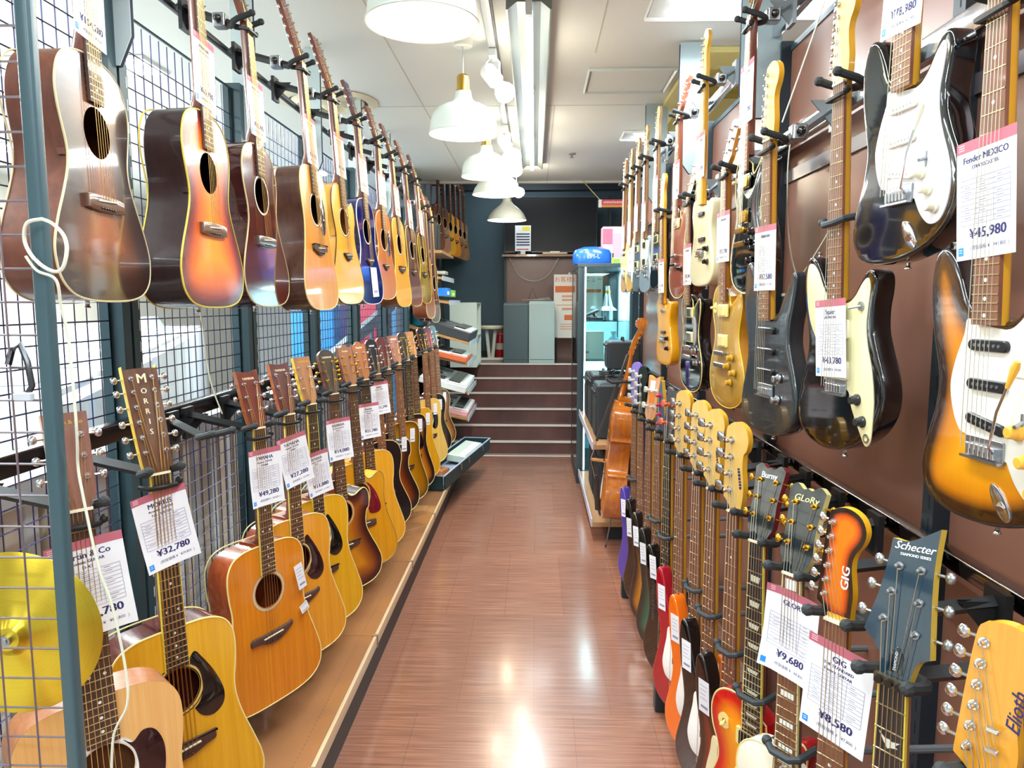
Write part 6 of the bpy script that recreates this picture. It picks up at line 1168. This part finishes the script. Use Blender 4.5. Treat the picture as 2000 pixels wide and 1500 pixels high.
t = thing('sign_card', 'white information card with a yellow corner standing before the television', 'sign', (-.155, 9.50, H+.602))
obj('card', MB().box(-.10, .10, 0, .004, .04, .36), pbr('#e6e8ea', .5), t); obj('yellow_patch', MB().box(-.01, .085, -.001, 0, .295, .345), pbr('#e6d83a', .6), t)
b = MB()
for k in range(5): b.box(-.085, .085, -.001, 0, .245-k*.034, .262-k*.034)
obj('dark_lines', b, pbr('#3a3f58', .6), t); obj('red_lines', MB().box(-.08, .07, -.001, 0, .055, .07), pbr('#c05a50', .6), t); obj('card_foot', MB().box(-.03, .03, -.02, .03, 0, .04), pbr('#c8cac8', .3), t)
o = obj('remote_tray', MB().rbox(-.16, .16, -.03, .03, 0, .025, .02), pbr('#cdb98e', .5)); o.location = (.25, 9.51, H+.602); tag(o, 'small beige tray on the television shelf', 'tray'); obj('remote', MB().rbox(-.06, .06, -.014, .014, .025, .038, .008), pbr('#e4dccb', .5), o)
cable('hanging_cable', 'thin white cable sagging under the television shelf', [(-.33, 9.60, .56), (-.2, 9.60, .34), (-.02, 9.60, .27), (.16, 9.60, .34), (.30, 9.60, .56)], .004)
for nm, x0, x1, zt, c, lb in (('dark_cabinet', -.374, -.078, -.005, '#46565c', 'dark grey slim cabinet at the head of the stairs'), ('light_cabinet', -.072, .233, .012, '#a9bcba', 'pale grey slim cabinet at the head of the stairs')):
    t = thing('speaker_cabinet', lb, 'cabinet', (x0, 8.745, UF)); w_ = x1-x0; h_ = H+zt-UF
    obj('body', MB().rbox(0, w_, 0, .36, 0, h_-.03, .008), pbr(c, .5), t)
    b = MB(); b.add([(0, 0, h_-.032), (w_, 0, h_-.032), (w_, .36, h_-.032), (0, .36, h_-.032), (.012, .05, h_), (w_-.012, .05, h_), (w_-.012, .35, h_), (.012, .35, h_)], [(0, 1, 5, 4), (1, 2, 6, 5), (2, 3, 7, 6), (3, 0, 4, 7), (4, 5, 6, 7)]); obj('sloped_top', b, pbr(c, .4), t)
    obj('front_seam', MB().box(.01, w_-.01, -.001, .001, .04, .046), pbr('#2a3438', .6), t)
t = thing('music_stand', 'folded wire music stand lying on the pale cabinet', 'stand', (-.06, 8.9, H+.014))
for k in range(5): obj('rod', MB().cyl((-.10+k*.03, .02+k*.03, .012), (.26-k*.01, .05-k*.01, .012+.008*k), .005, n=6), pbr('#b8b2a2', .35, .8), t)
obj('tripod', MB().tube([(-.02, .05, .02), (.03, .06, .16), (.08, .05, .02)], .004, 6), pbr('#5a3a34', .5), t)
t = thing('notice_board', 'white standing notice with orange headings beside the display case', 'notice', (.232, 9.2, UF))
hB = H-.442-UF; obj('board', MB().box(0, .60, 0, .012, hB, hB+.78), pbr('#f0e8dc', .5), t); OR = pbr('#e0743a', .6)
b = MB(); text(b, 'お客様用メニュー', .074, .30, hB+.715, 0); b.v = [(x, -.002, y) for x, y, z in b.v]; obj('heading', b, OR, t)
b = MB().box(.015, .365, -.002, 0, hB+.56, hB+.64).box(.38, .58, -.002, 0, hB+.56, hB+.60).box(.13, .34, -.002, 0, hB+.22, hB+.285); obj('orange_bar', b, OR, t)
b = MB()
for k, (x0, x1, z) in enumerate(((.10, .33, .50), (.10, .31, .455), (.03, .35, .40), (.10, .33, .345), (.08, .32, .165), (.08, .30, .135), (.08, .31, .105))): b.box(x0, x1, -.002, 0, hB+z, hB+z+(.026 if k in (0, 1, 3) else .010))
obj('text_lines', b, pbr('#e2a584', .7), t)
for x in (.03, .57): obj('leg', MB().cyl((x, .012, 0), (x, .006, hB+.01), .010, n=8), pbr('#4a4e52', .4, .6), t)
for x in (.19,): obj('clip', MB().ell((x, .0, hB+.79), .014, .01, .014, 8), pbr('#e8e6e0', .4), t)
t = thing('stool', 'cream round-topped stool on a white bar base', 'stool', (-.545, 9.15, UF)); CRM = pbr('#ddd5b8', .45)
obj('seat', MB().lathe([(0, .385), (.12, .385), (.148, .395), (.155, .415), (.150, .43), (0, .434)], 28), CRM, t)
for s in (-1, 1): obj('leg', MB().loft([((s*.055, 0, .385), .024), ((s*.02, 0, .03), .022)], 8), pbr('#d8d8cc', .4), t)
obj('base_bar', MB().rbox(-.19, .19, -.03, .03, 0, .035, .02), pbr('#d8d8cc', .4), t); obj('caster', MB().cyl((-.2, -.03, .025), (-.2, .03, .025), .024), BLACKM, t)
t = thing('fire_extinguisher', 'red fire extinguisher behind the stool', 'extinguisher', (-.445, 9.45, UF)); RED = pbr('#b01c22', .3, coat=.5)
obj('cylinder', MB().lathe([(0, 0), (.055, 0), (.058, .01), (.058, .27), (.05, .31), (.022, .335), (.020, .35), (0, .35)], 22), RED, t); obj('valve', MB().cyl((0, 0, .35), (0, 0, .38), .016).box(-.012, .05, -.008, .008, .375, .387), BLACKM, t); obj('label_patch', MB().lathe([(.0586, .12), (.0586, .2)], 22), pbr('#d8c8b8', .6), t)
obj('safety_pin', MB().lathe([(.012, .352), (.018, .352), (.018, .36), (.012, .36)], 12), pbr('#e0b020', .4), t)
t = thing('shelf_unit', 'white low shelf unit open towards the stairs', 'shelf unit', (-.94, 8.15, UF)); WS = pbr('#c8d6ce', .5); hS = H-.005-UF
obj('side_panel', MB().rbox(0, .30, 0, .02, 0, hS, .004, None, 'y'), WS, t); obj('side_panel', MB().rbox(0, .30, .62, .64, 0, hS, .004, None, 'y'), WS, t); obj('back_panel', MB().box(0, .012, .02, .62, .02, hS), WS, t)
for z in (0, .33, hS-.02): obj('shelf_board', MB().box(.012, .298, .02, .62, z, z+.02), WS, t)
o = obj('gig_bag', MB().rbox(0, .12, 0, .30, 0, .95, .05), pbr('#14181b', .7)); o.matrix_world = Matrix.Translation((-1.09, 8.0, UF)) @ Matrix.Rotation(R(-4), 4, 'Y'); tag(o, 'tall black gig bag beside the white shelf unit', 'bag'); obj('zip', MB().tube([(.06, -.002, .05), (.11, -.002, .5), (.06, -.002, .92)], .004, 5), STEEL, o)
t = thing('hanging_sign', 'red, orange and white banner hanging over the display case', 'sign', (.65, 7.80, H+.99))
obj('sign_box', MB().box(.03, .32, -.03, .03, 0, .055), pbr('#d8404a', .4), t); obj('orange_strip', MB().box(.03, .32, -.031, .031, -.022, .0), pbr('#e0902a', .4), t); obj('white_end', MB().box(0, .03, -.03, .03, -.022, .055), pbr('#f0f0f0', .4), t)
b = MB(); marks(b, .17, .028, .24, .022, 0); b.v = [(x, -.031, y) for x, y, z in b.v]; obj('sign_lettering', b, pbr('#f2c8c8', .5), t)
obj('cord', MB().cyl((.02, 0, .05), (-.17, .02, CEIL-H-.99), .005, n=6), pbr('#c8c080', .5), t); obj('cord', MB().cyl((.3, 0, .05), (.3, .02, CEIL-H-.99), .005, n=6), pbr('#c8c080', .5), t)

# ------------------------------------------------------------------ glass case, amplifier shelf, cello
def glass_mat(tint='#d4eef0'):
    m = bpy.data.materials.new('case_glass'); m.use_nodes = True; tr = m.node_tree; tr.nodes.clear(); out = tr.nodes.new('ShaderNodeOutputMaterial')
    a = tr.nodes.new('ShaderNodeBsdfTransparent'); a.inputs[0].default_value = lin(tint); g = tr.nodes.new('ShaderNodeBsdfGlossy'); g.inputs['Roughness'].default_value = .03
    f = tr.nodes.new('ShaderNodeFresnel'); f.inputs[0].default_value = 1.45; mx = tr.nodes.new('ShaderNodeMixShader'); tr.links.new(f.outputs[0], mx.inputs[0]); tr.links.new(a.outputs[0], mx.inputs[1]); tr.links.new(g.outputs[0], mx.inputs[2]); tr.links.new(mx.outputs[0], out.inputs[0])
    return m
GLS = glass_mat('#e2f4f6'); CX0, CX1, CY0, CY1 = .365, .83, 6.36, 7.35; CT = H+.315
t = thing('display_case', 'tall lit glass display case at the end of the brown wall', 'display case', (CX0, CY0, 0)); cw = CX1-CX0; cd = CY1-CY0; FRM = pbr('#43545a', .3, .5)
obj('base', MB().rbox(0, cw, 0, cd, 0, .12, .006), pbr('#26343a', .4), t)
for x in (0, cw-.022):
    for y in (0, cd-.022): obj('corner_post', MB().rbox(x, x+(.055 if (y == 0 and x == 0) else .022), y, y+.022, .12, CT, .004), FRM, t)
obj('top_board', MB().rbox(-.005, cw+.005, -.005, cd+.005, CT-.02, CT+.012, .006), pbr('#3c4a50', .35), t)
obj('glass_pane', MB().box(.055, cw-.022, .004, .009, .12, CT-.02), GLS, t); obj('glass_pane', MB().box(.004, .009, .022, cd-.022, .12, CT-.02), GLS, t)
obj('edge_strip', MB().box(.058, .070, .006, .016, .12, CT-.02), glow('#e6f8ff', 5), t)
obj('glass_pane', MB().box(.022, cw-.022, cd-.010, cd-.005, .12, CT-.02), GLS, t); obj('low_back', MB().box(.022, cw-.022, cd-.012, cd-.004, .12, H-.17), pbr('#cfe6ec', .4), t); obj('side_panel', MB().box(cw-.012, cw-.004, .022, cd-.022, .12, CT-.02), pbr('#d5e8ec', .4), t)
for z in (H-.16, H-.50, H-.80, H-1.15): obj('glass_shelf', MB().box(.014, cw-.012, .02, cd-.02, z-.006, z), GLS, t)
area('case_light', ((CX0+CX1)/2, (CY0+CY1)/2, CT-.03),   .3, .7, 20, (.85, .97, 1)); area('case_light', ((CX0+CX1)/2, (CY0+CY1)/2, H-.52), .3, .7, 10, (.85, .97, 1))
def small(name, label, cat_, loc, mb, m, rot=0, extra=()):
    o = obj(name, mb, m); o.matrix_world = Matrix.Translation(loc) @ Matrix.Rotation(R(rot), 4, 'Z'); tag(o, label, cat_)
    for n_, b_, m_ in extra: obj(n_, b_, m_, o)
    return o
small('wah_pedal', 'dark blue-grey rocker pedal tilted on the top glass shelf', 'pedal', (.52, 6.50, H-.158), MB().rbox(-.07, .07, -.05, .05, 0, .03, .012), pbr('#2c3a48', .35), 15, [('treadle', MB().rbox(-.08, .06, -.04, .04, .06, .08, .012, Matrix.Rotation(R(-22), 4, 'Y')), pbr('#39464f', .5)), ('hinge', MB().cyl((0, -.03, .03), (0, .03, .055), .012), STEEL)])
small('desk_bell', 'silver bell-shaped horn on the top glass shelf', 'horn', (.64, 6.62, H-.158), MB().lathe([(0, .30), (.02, .30), (.022, .24), (.03, .2), (.05, .12), (.085, .09), (.09, .085), (.045, .115), (0, .12)], 24).cyl((0, 0, 0), (0, 0, .12), .05), pbr('#b9c8cc', .2, .9), 0, [('collar', MB().cyl((0, 0, .235), (0, 0, .26), .027), GOLD)])
small('paper_stack', 'cream box of papers on the middle glass shelf', 'box', (.50, 6.62, H-.498), MB().rbox(-.10, .10, -.1, .1, 0, .24, .004), pbr('#ded6c4', .6), 4, [('box_print', MB().box(-.08, -.03, -.102, -.1, .05, .07), pbr('#8a9a9a', .6))])
small('plastic_bag', 'clear bag of small parts on the middle glass shelf', 'bag', (.70, 6.60, H-.498), MB().ell((0, 0, .10), .07, .06, .10, 12), pbr('#9cc4d0', .15), 0, [('bag_neck', MB().cyl((0, 0, .19), (0, 0, .24), .012, .03), pbr('#cfe6ea', .2))])
small('parts_tray', 'blue tray of parts on the lower glass shelf', 'tray', (.56, 6.6, H-.798), MB().rbox(-.12, .12, -.12, .12, 0, .10, .01), pbr('#3e86b0', .35), 0, [('yellow_tag', MB().box(.03, .07, -.122, -.12, .03, .07), pbr('#e6e04a', .6)), ('red_tag', MB().box(-.1, -.07, -.122, -.12, .02, .06), pbr('#d84a6a', .6))])
t = thing('storage_tin', 'round blue tin with white lettering on top of the display case', 'tin', (.50, 6.60, CT+.013))
obj('tin_body', MB().lathe([(0, 0), (.165, 0), (.170, .01), (.170, .09), (.150, .125), (.08, .15), (0, .155)], 36), pbr('#1c62c4', .3, coat=.5), t)
b = MB(); text(b, 'EPI-L', .055, 0, 0); b.v = [(.1715*math.sin(x/.1715), -.1715*math.cos(x/.1715), .062+y) for x, y, z in b.v]; obj('tin_lettering', b, pbr('#b8d4f4', .5), t)
t = thing('gift_box', 'tall colourful carton with pink and yellow print on the display case', 'box', (.62, 6.92, CT+.013))
obj('carton', MB().rbox(0, .24, 0, .2, 0, .36, .004), pbr('#e3b8c4', .45), t)
for x0, x1, z0, z1, c in ((.0, .09, .20, .34, '#e0607c'), (.09, .17, .08, .30, '#b7a0d8'), (.02, .10, .02, .12, '#d8dc4a'), (.17, .24, .0, .36, '#2c4a9c'), (.10, .16, .02, .07, '#8ad04a'), (.19, .22, .14, .22, '#d8684a')): obj('printed_patch', MB().box(x0, x1, -.0015, 0, z0, z1), pbr(c, .5), t)
t = thing('amplifier_shelf', 'two-level wooden shelf with pale price rails, full of black amplifiers', 'shelf', (.385, 4.78, 0)); EDG = wood('#a07850', '#b48c62', axis='y', coat=.2)
for z in (H-.93, H-1.45): obj('shelf_board', MB().box(0, .42, 0, 1.5, z-.03, z), EDG, t); obj('price_rail', MB().box(-.008, 0, .01, 1.49, z-.034, z+.02), pbr('#b9b6c6', .35), t)
for y in (.02, 1.46): obj('side_frame', MB().box(.36, .40, y, y+.03, .0, H-.93), pbr('#2a3236', .5), t)
for y in (.05, 1.4): obj('plinth', MB().box(.10, .40, y, y+.06, 0, H-1.48), pbr('#1e2a30', .5), t)
def amp(label, x, y, z, w_, d_, h_):
    t = thing('guitar_amplifier', label, 'amplifier', (x, y, z), 'amplifiers on the shelf')
    obj('cabinet', MB().rbox(0, w_, 0, d_, 0, h_, .02), pbr('#22282c', .6), t); obj('speaker_grille', MB().rbox(-.004, .002, .03, d_-.03, .03, h_*.72, .012, None, 'x'), pbr('#15191c', .85), t)
    obj('control_panel', MB().box(-.005, .002, .03, d_-.03, h_*.78, h_*.93), pbr('#3a4248', .3, .4), t)
    for k in range(5): obj('control_knob', MB().cyl((-.016, .05+k*(d_-.1)/4, h_*.855), (-.004, .05+k*(d_-.1)/4, h_*.855), .009, n=10), BLACKM, t)
    obj('handle', MB().tube([(w_*.5, d_*.28, h_), (w_*.5, d_*.34, h_+.025), (w_*.5, d_*.66, h_+.025), (w_*.5, d_*.72, h_)], .008, 6), BLACKM, t)
    for sx in (.02, w_-.02): obj('corner_cap', MB().ell((sx, .016, h_-.016), .018, .018, .018, 8), pbr('#3a3f44', .4), t)
amp('black amplifier at the aisle end of the upper amplifier shelf', .42, 4.98, H-.929, .26, .34, .37); amp('black amplifier behind the first on the upper shelf', .42, 5.40, H-.929, .28, .38, .40); amp('black amplifier farthest along the upper shelf', .42, 5.84, H-.929, .28, .36, .36)
amp('small black amplifier stacked on top of the others', .54, 5.46, H-.50, .24, .28, .21); amp('large black amplifier on the lower shelf beside the cello', .44, 4.92, H-1.449, .3, .46, .46); amp('black amplifier on the lower shelf behind the large one', .44, 5.46, H-1.449, .3, .42, .44)
o = obj('cable_coil', MB().tube([(.05*math.cos(a)*(1+.1*math.sin(3*a)), .06*math.sin(a), .01+.004*k*.3) for k in range(40) for a in [k*.5]], .006, 6), BLACKM); o.location = (.50, 5.12, H-.527); tag(o, 'coil of black cable lying on the first amplifier', 'cable')
o = obj('carton', MB().rbox(0, .10, 0, .4, 0, .42, .006), pbr('#cfc49a', .6)); o.location = (.50, 5.92, H-1.449); tag(o, 'cream carton on the lower amplifier shelf', 'carton'); obj('lid_seam', MB().box(-.001, .101, .18, .19, .42, .4215), pbr('#a89a70', .6), o)
# cello seen in profile, facing the aisle
def cello():
    fr = frame((.578, 4.62, -.325), 'R', -4, -5.5); t = thing('cello', 'amber varnished cello leaning by the amplifier shelf', 'cello', fr)
    ZP = .045; VAR = wood('#a8560e', '#c8741a', axis='y', coat=1., rough=.2); y0 = -.285
    hf = [(0, 0), (30, 0), (60, 6), (120, 30), (158, 75), (170, 130), (164, 185), (154, 220), (160, 245), (160, 245), (138, 262), (122, 310), (116, 360), (122, 405), (146, 440), (176, 455), (176, 455), (178, 480), (200, 530), (216, 590), (212, 650), (180, 710), (110, 745), (40, 756), (0, 757)]
    pts = hf+[(-a, b) for a, b in hf[::-1]][1:-1]; out = [(x/1000, y0-s/1000) for x, s in cat(pts, 5)]; rib = offset(out, .006); n = len(out); D = .115
    b = MB(); b.add([(p[0], p[1], z) for z in (ZP-D, ZP) for p in rib], [(i, (i+1) % n, n+(i+1) % n, n+i) for i in range(n)]); obj('ribs', b, VAR, t)
    for nm, s, zc in (('top_plate', 1, ZP), ('back_plate', -1, ZP-D)):
        v, f = fill2d([out], .02); d = seg_dist(v, out); k = len(v); b = MB()
        b.add([(p[0], p[1], zc+s*(.004+.020*min(1, q/.09)**.7)) for p, q in zip(v, d)], f); b.add([(p[0], p[1], zc) for p in out]+[(p[0], p[1], zc+s*.004) for p in out], [(i, (i+1) % n, n+(i+1) % n, n+i) for i in range(n)]+[tuple(range(n))]); obj(nm, b, VAR, t)
    obj('neck', MB().loft([((0, .02, -.018), .017), ((0, -.12, -.014), .018), ((0, -.25, .010), .022), ((0, -.285, .02), .034), ((0, -.29, -.05), .026)], 10), VAR, t)
    obj('fingerboard', MB().add([(s*w_, y, z) for y, z, w_ in ((.0, .004, .015), (-.56, .140, .031)) for s in (-1, 1)]+[(s*w_, y, z-.016) for y, z, w_ in ((.0, .004, .015), (-.56, .140, .031)) for s in (-1, 1)], [(0, 1, 3, 2), (4, 6, 7, 5), (0, 2, 6, 4), (1, 5, 7, 3), (2, 3, 7, 6), (0, 4, 5, 1)]), EBONY, t)
    pb = MB().add([(s*w_, y, z) for y, z, w_, q in ((.0, 0, .016, 0), (.10, -.022, .018, 0), (.17, -.05, .016, 0)) for s in (-1, 1)]+[(s*w_, y, z) for y, z, w_ in ((.0, -.034, .014), (.10, -.062, .016), (.17, -.09, .014)) for s in (-1, 1)], [(0, 1, 3, 2), (2, 3, 5, 4), (6, 8, 9, 7), (8, 10, 11, 9), (0, 2, 8, 6), (2, 4, 10, 8), (1, 7, 9, 3), (3, 9, 11, 5), (4, 5, 11, 10), (0, 6, 7, 1)]); obj('pegbox', pb, VAR, t)
    sc = MB()
    for k in range(3): r = .036-k*.010; sc.cyl((-.020-.004*k, .20, -.062), (.020+.004*k, .20, -.062), r, n=20)
    obj('scroll', sc, VAR, t)
    for i, (y, s) in enumerate(((.04, 1), (.07, -1), (.10, 1), (.13, -1))): obj('tuning_peg', MB().cyl((-s*.02, y, -.03-y*.25), (s*.055, y, -.03-y*.25), .006, n=8).ell((s*.068, y, -.03-y*.25), .016, .014, .006, 10), EBONY, t)
    obj('bridge', MB().prism([(-.045, 0), (-.03, .02), (-.035, .075), (0, .088), (.035, .075), (.03, .02), (.045, 0), (.02, .012), (-.02, .012)], -.004, .004, 0, Matrix.Translation((0, y0-.40, ZP+.022)) @ Matrix.Rotation(R(90), 4, 'X')), wood('#a8743c', '#b8844a'), t)
    obj('tailpiece', MB().loft([((0, y0-.50, ZP+.07), .012), ((0, y0-.72, ZP+.03), .020)], 8), EBONY, t)
    for k in range(4): obj('string', MB().tube([((k-1.5)*.007, .0, .006), ((k-1.5)*.016, y0-.40, ZP+.112), ((k-1.5)*.008, y0-.52, ZP+.072)], .0012, 5), STRING, t)
    obj('endpin', MB().cyl((0, y0-.755, -.015), (0, y0-.945, .0), .005, n=8), STEEL, t); obj('endpin_tip', MB().cyl((0, y0-.945, .0), (0, y0-.965, .001), .007, .003, n=8), RUBBER, t)
    return t
cello()
t = thing('instrument_stand', 'black wall cradle with curled hooks holding the cello neck', 'stand', (WX-.05, 4.62, H-.49))
obj('arm', MB().loft([((0, 0, 0), .012), ((-.20, 0, 0), .011)], 6), BLACKM, t)
obj('yoke', MB().tube([(-.36, -.04, .01), (-.33, -.05, -.005), (-.26, -.055, 0), (-.20, -.03, 0), (-.20, .03, 0), (-.26, .055, 0), (-.33, .05, -.005), (-.36, .04, .01)], .010, 8), RUBBER, t)
for k, (dy, lb) in enumerate(((3.02, 'nearer'), (4.13, 'farther'))): 
    o = obj('base_block', MB().rbox(0, .36, -.03, .03, 0, .10, .008), pbr('#18232a', .4)); o.location = (.47, dy-.27, 0); tag(o, 'black base foot of the brown wall, '+('under the crimson bass' if k == 0 else 'under the violet bass'), 'base block', 'base blocks of the brown wall'); obj('foot_pad', MB().box(.02, .06, -.024, .024, -.0, .004), RUBBER, o)
t = thing('notice_card', 'small black and white card on the brown wall behind the gold-top guitar', 'card', (WX-.002, 2.60, H+.03))
obj('card', MB().box(-.002, 0, -.05, .05, -.30, 0), pbr('#e0dcd4', .6), t); obj('dark_heading', MB().box(-.0028, -.002, -.045, .045, -.10, -.01), pbr('#2c2a2a', .6), t)
b = MB()
for k in range(5): b.box(-.0028, -.002, -.035, .025, -.15-k*.03, -.145-k*.03)
obj('text_lines', b, pbr('#a09a94', .7), t)
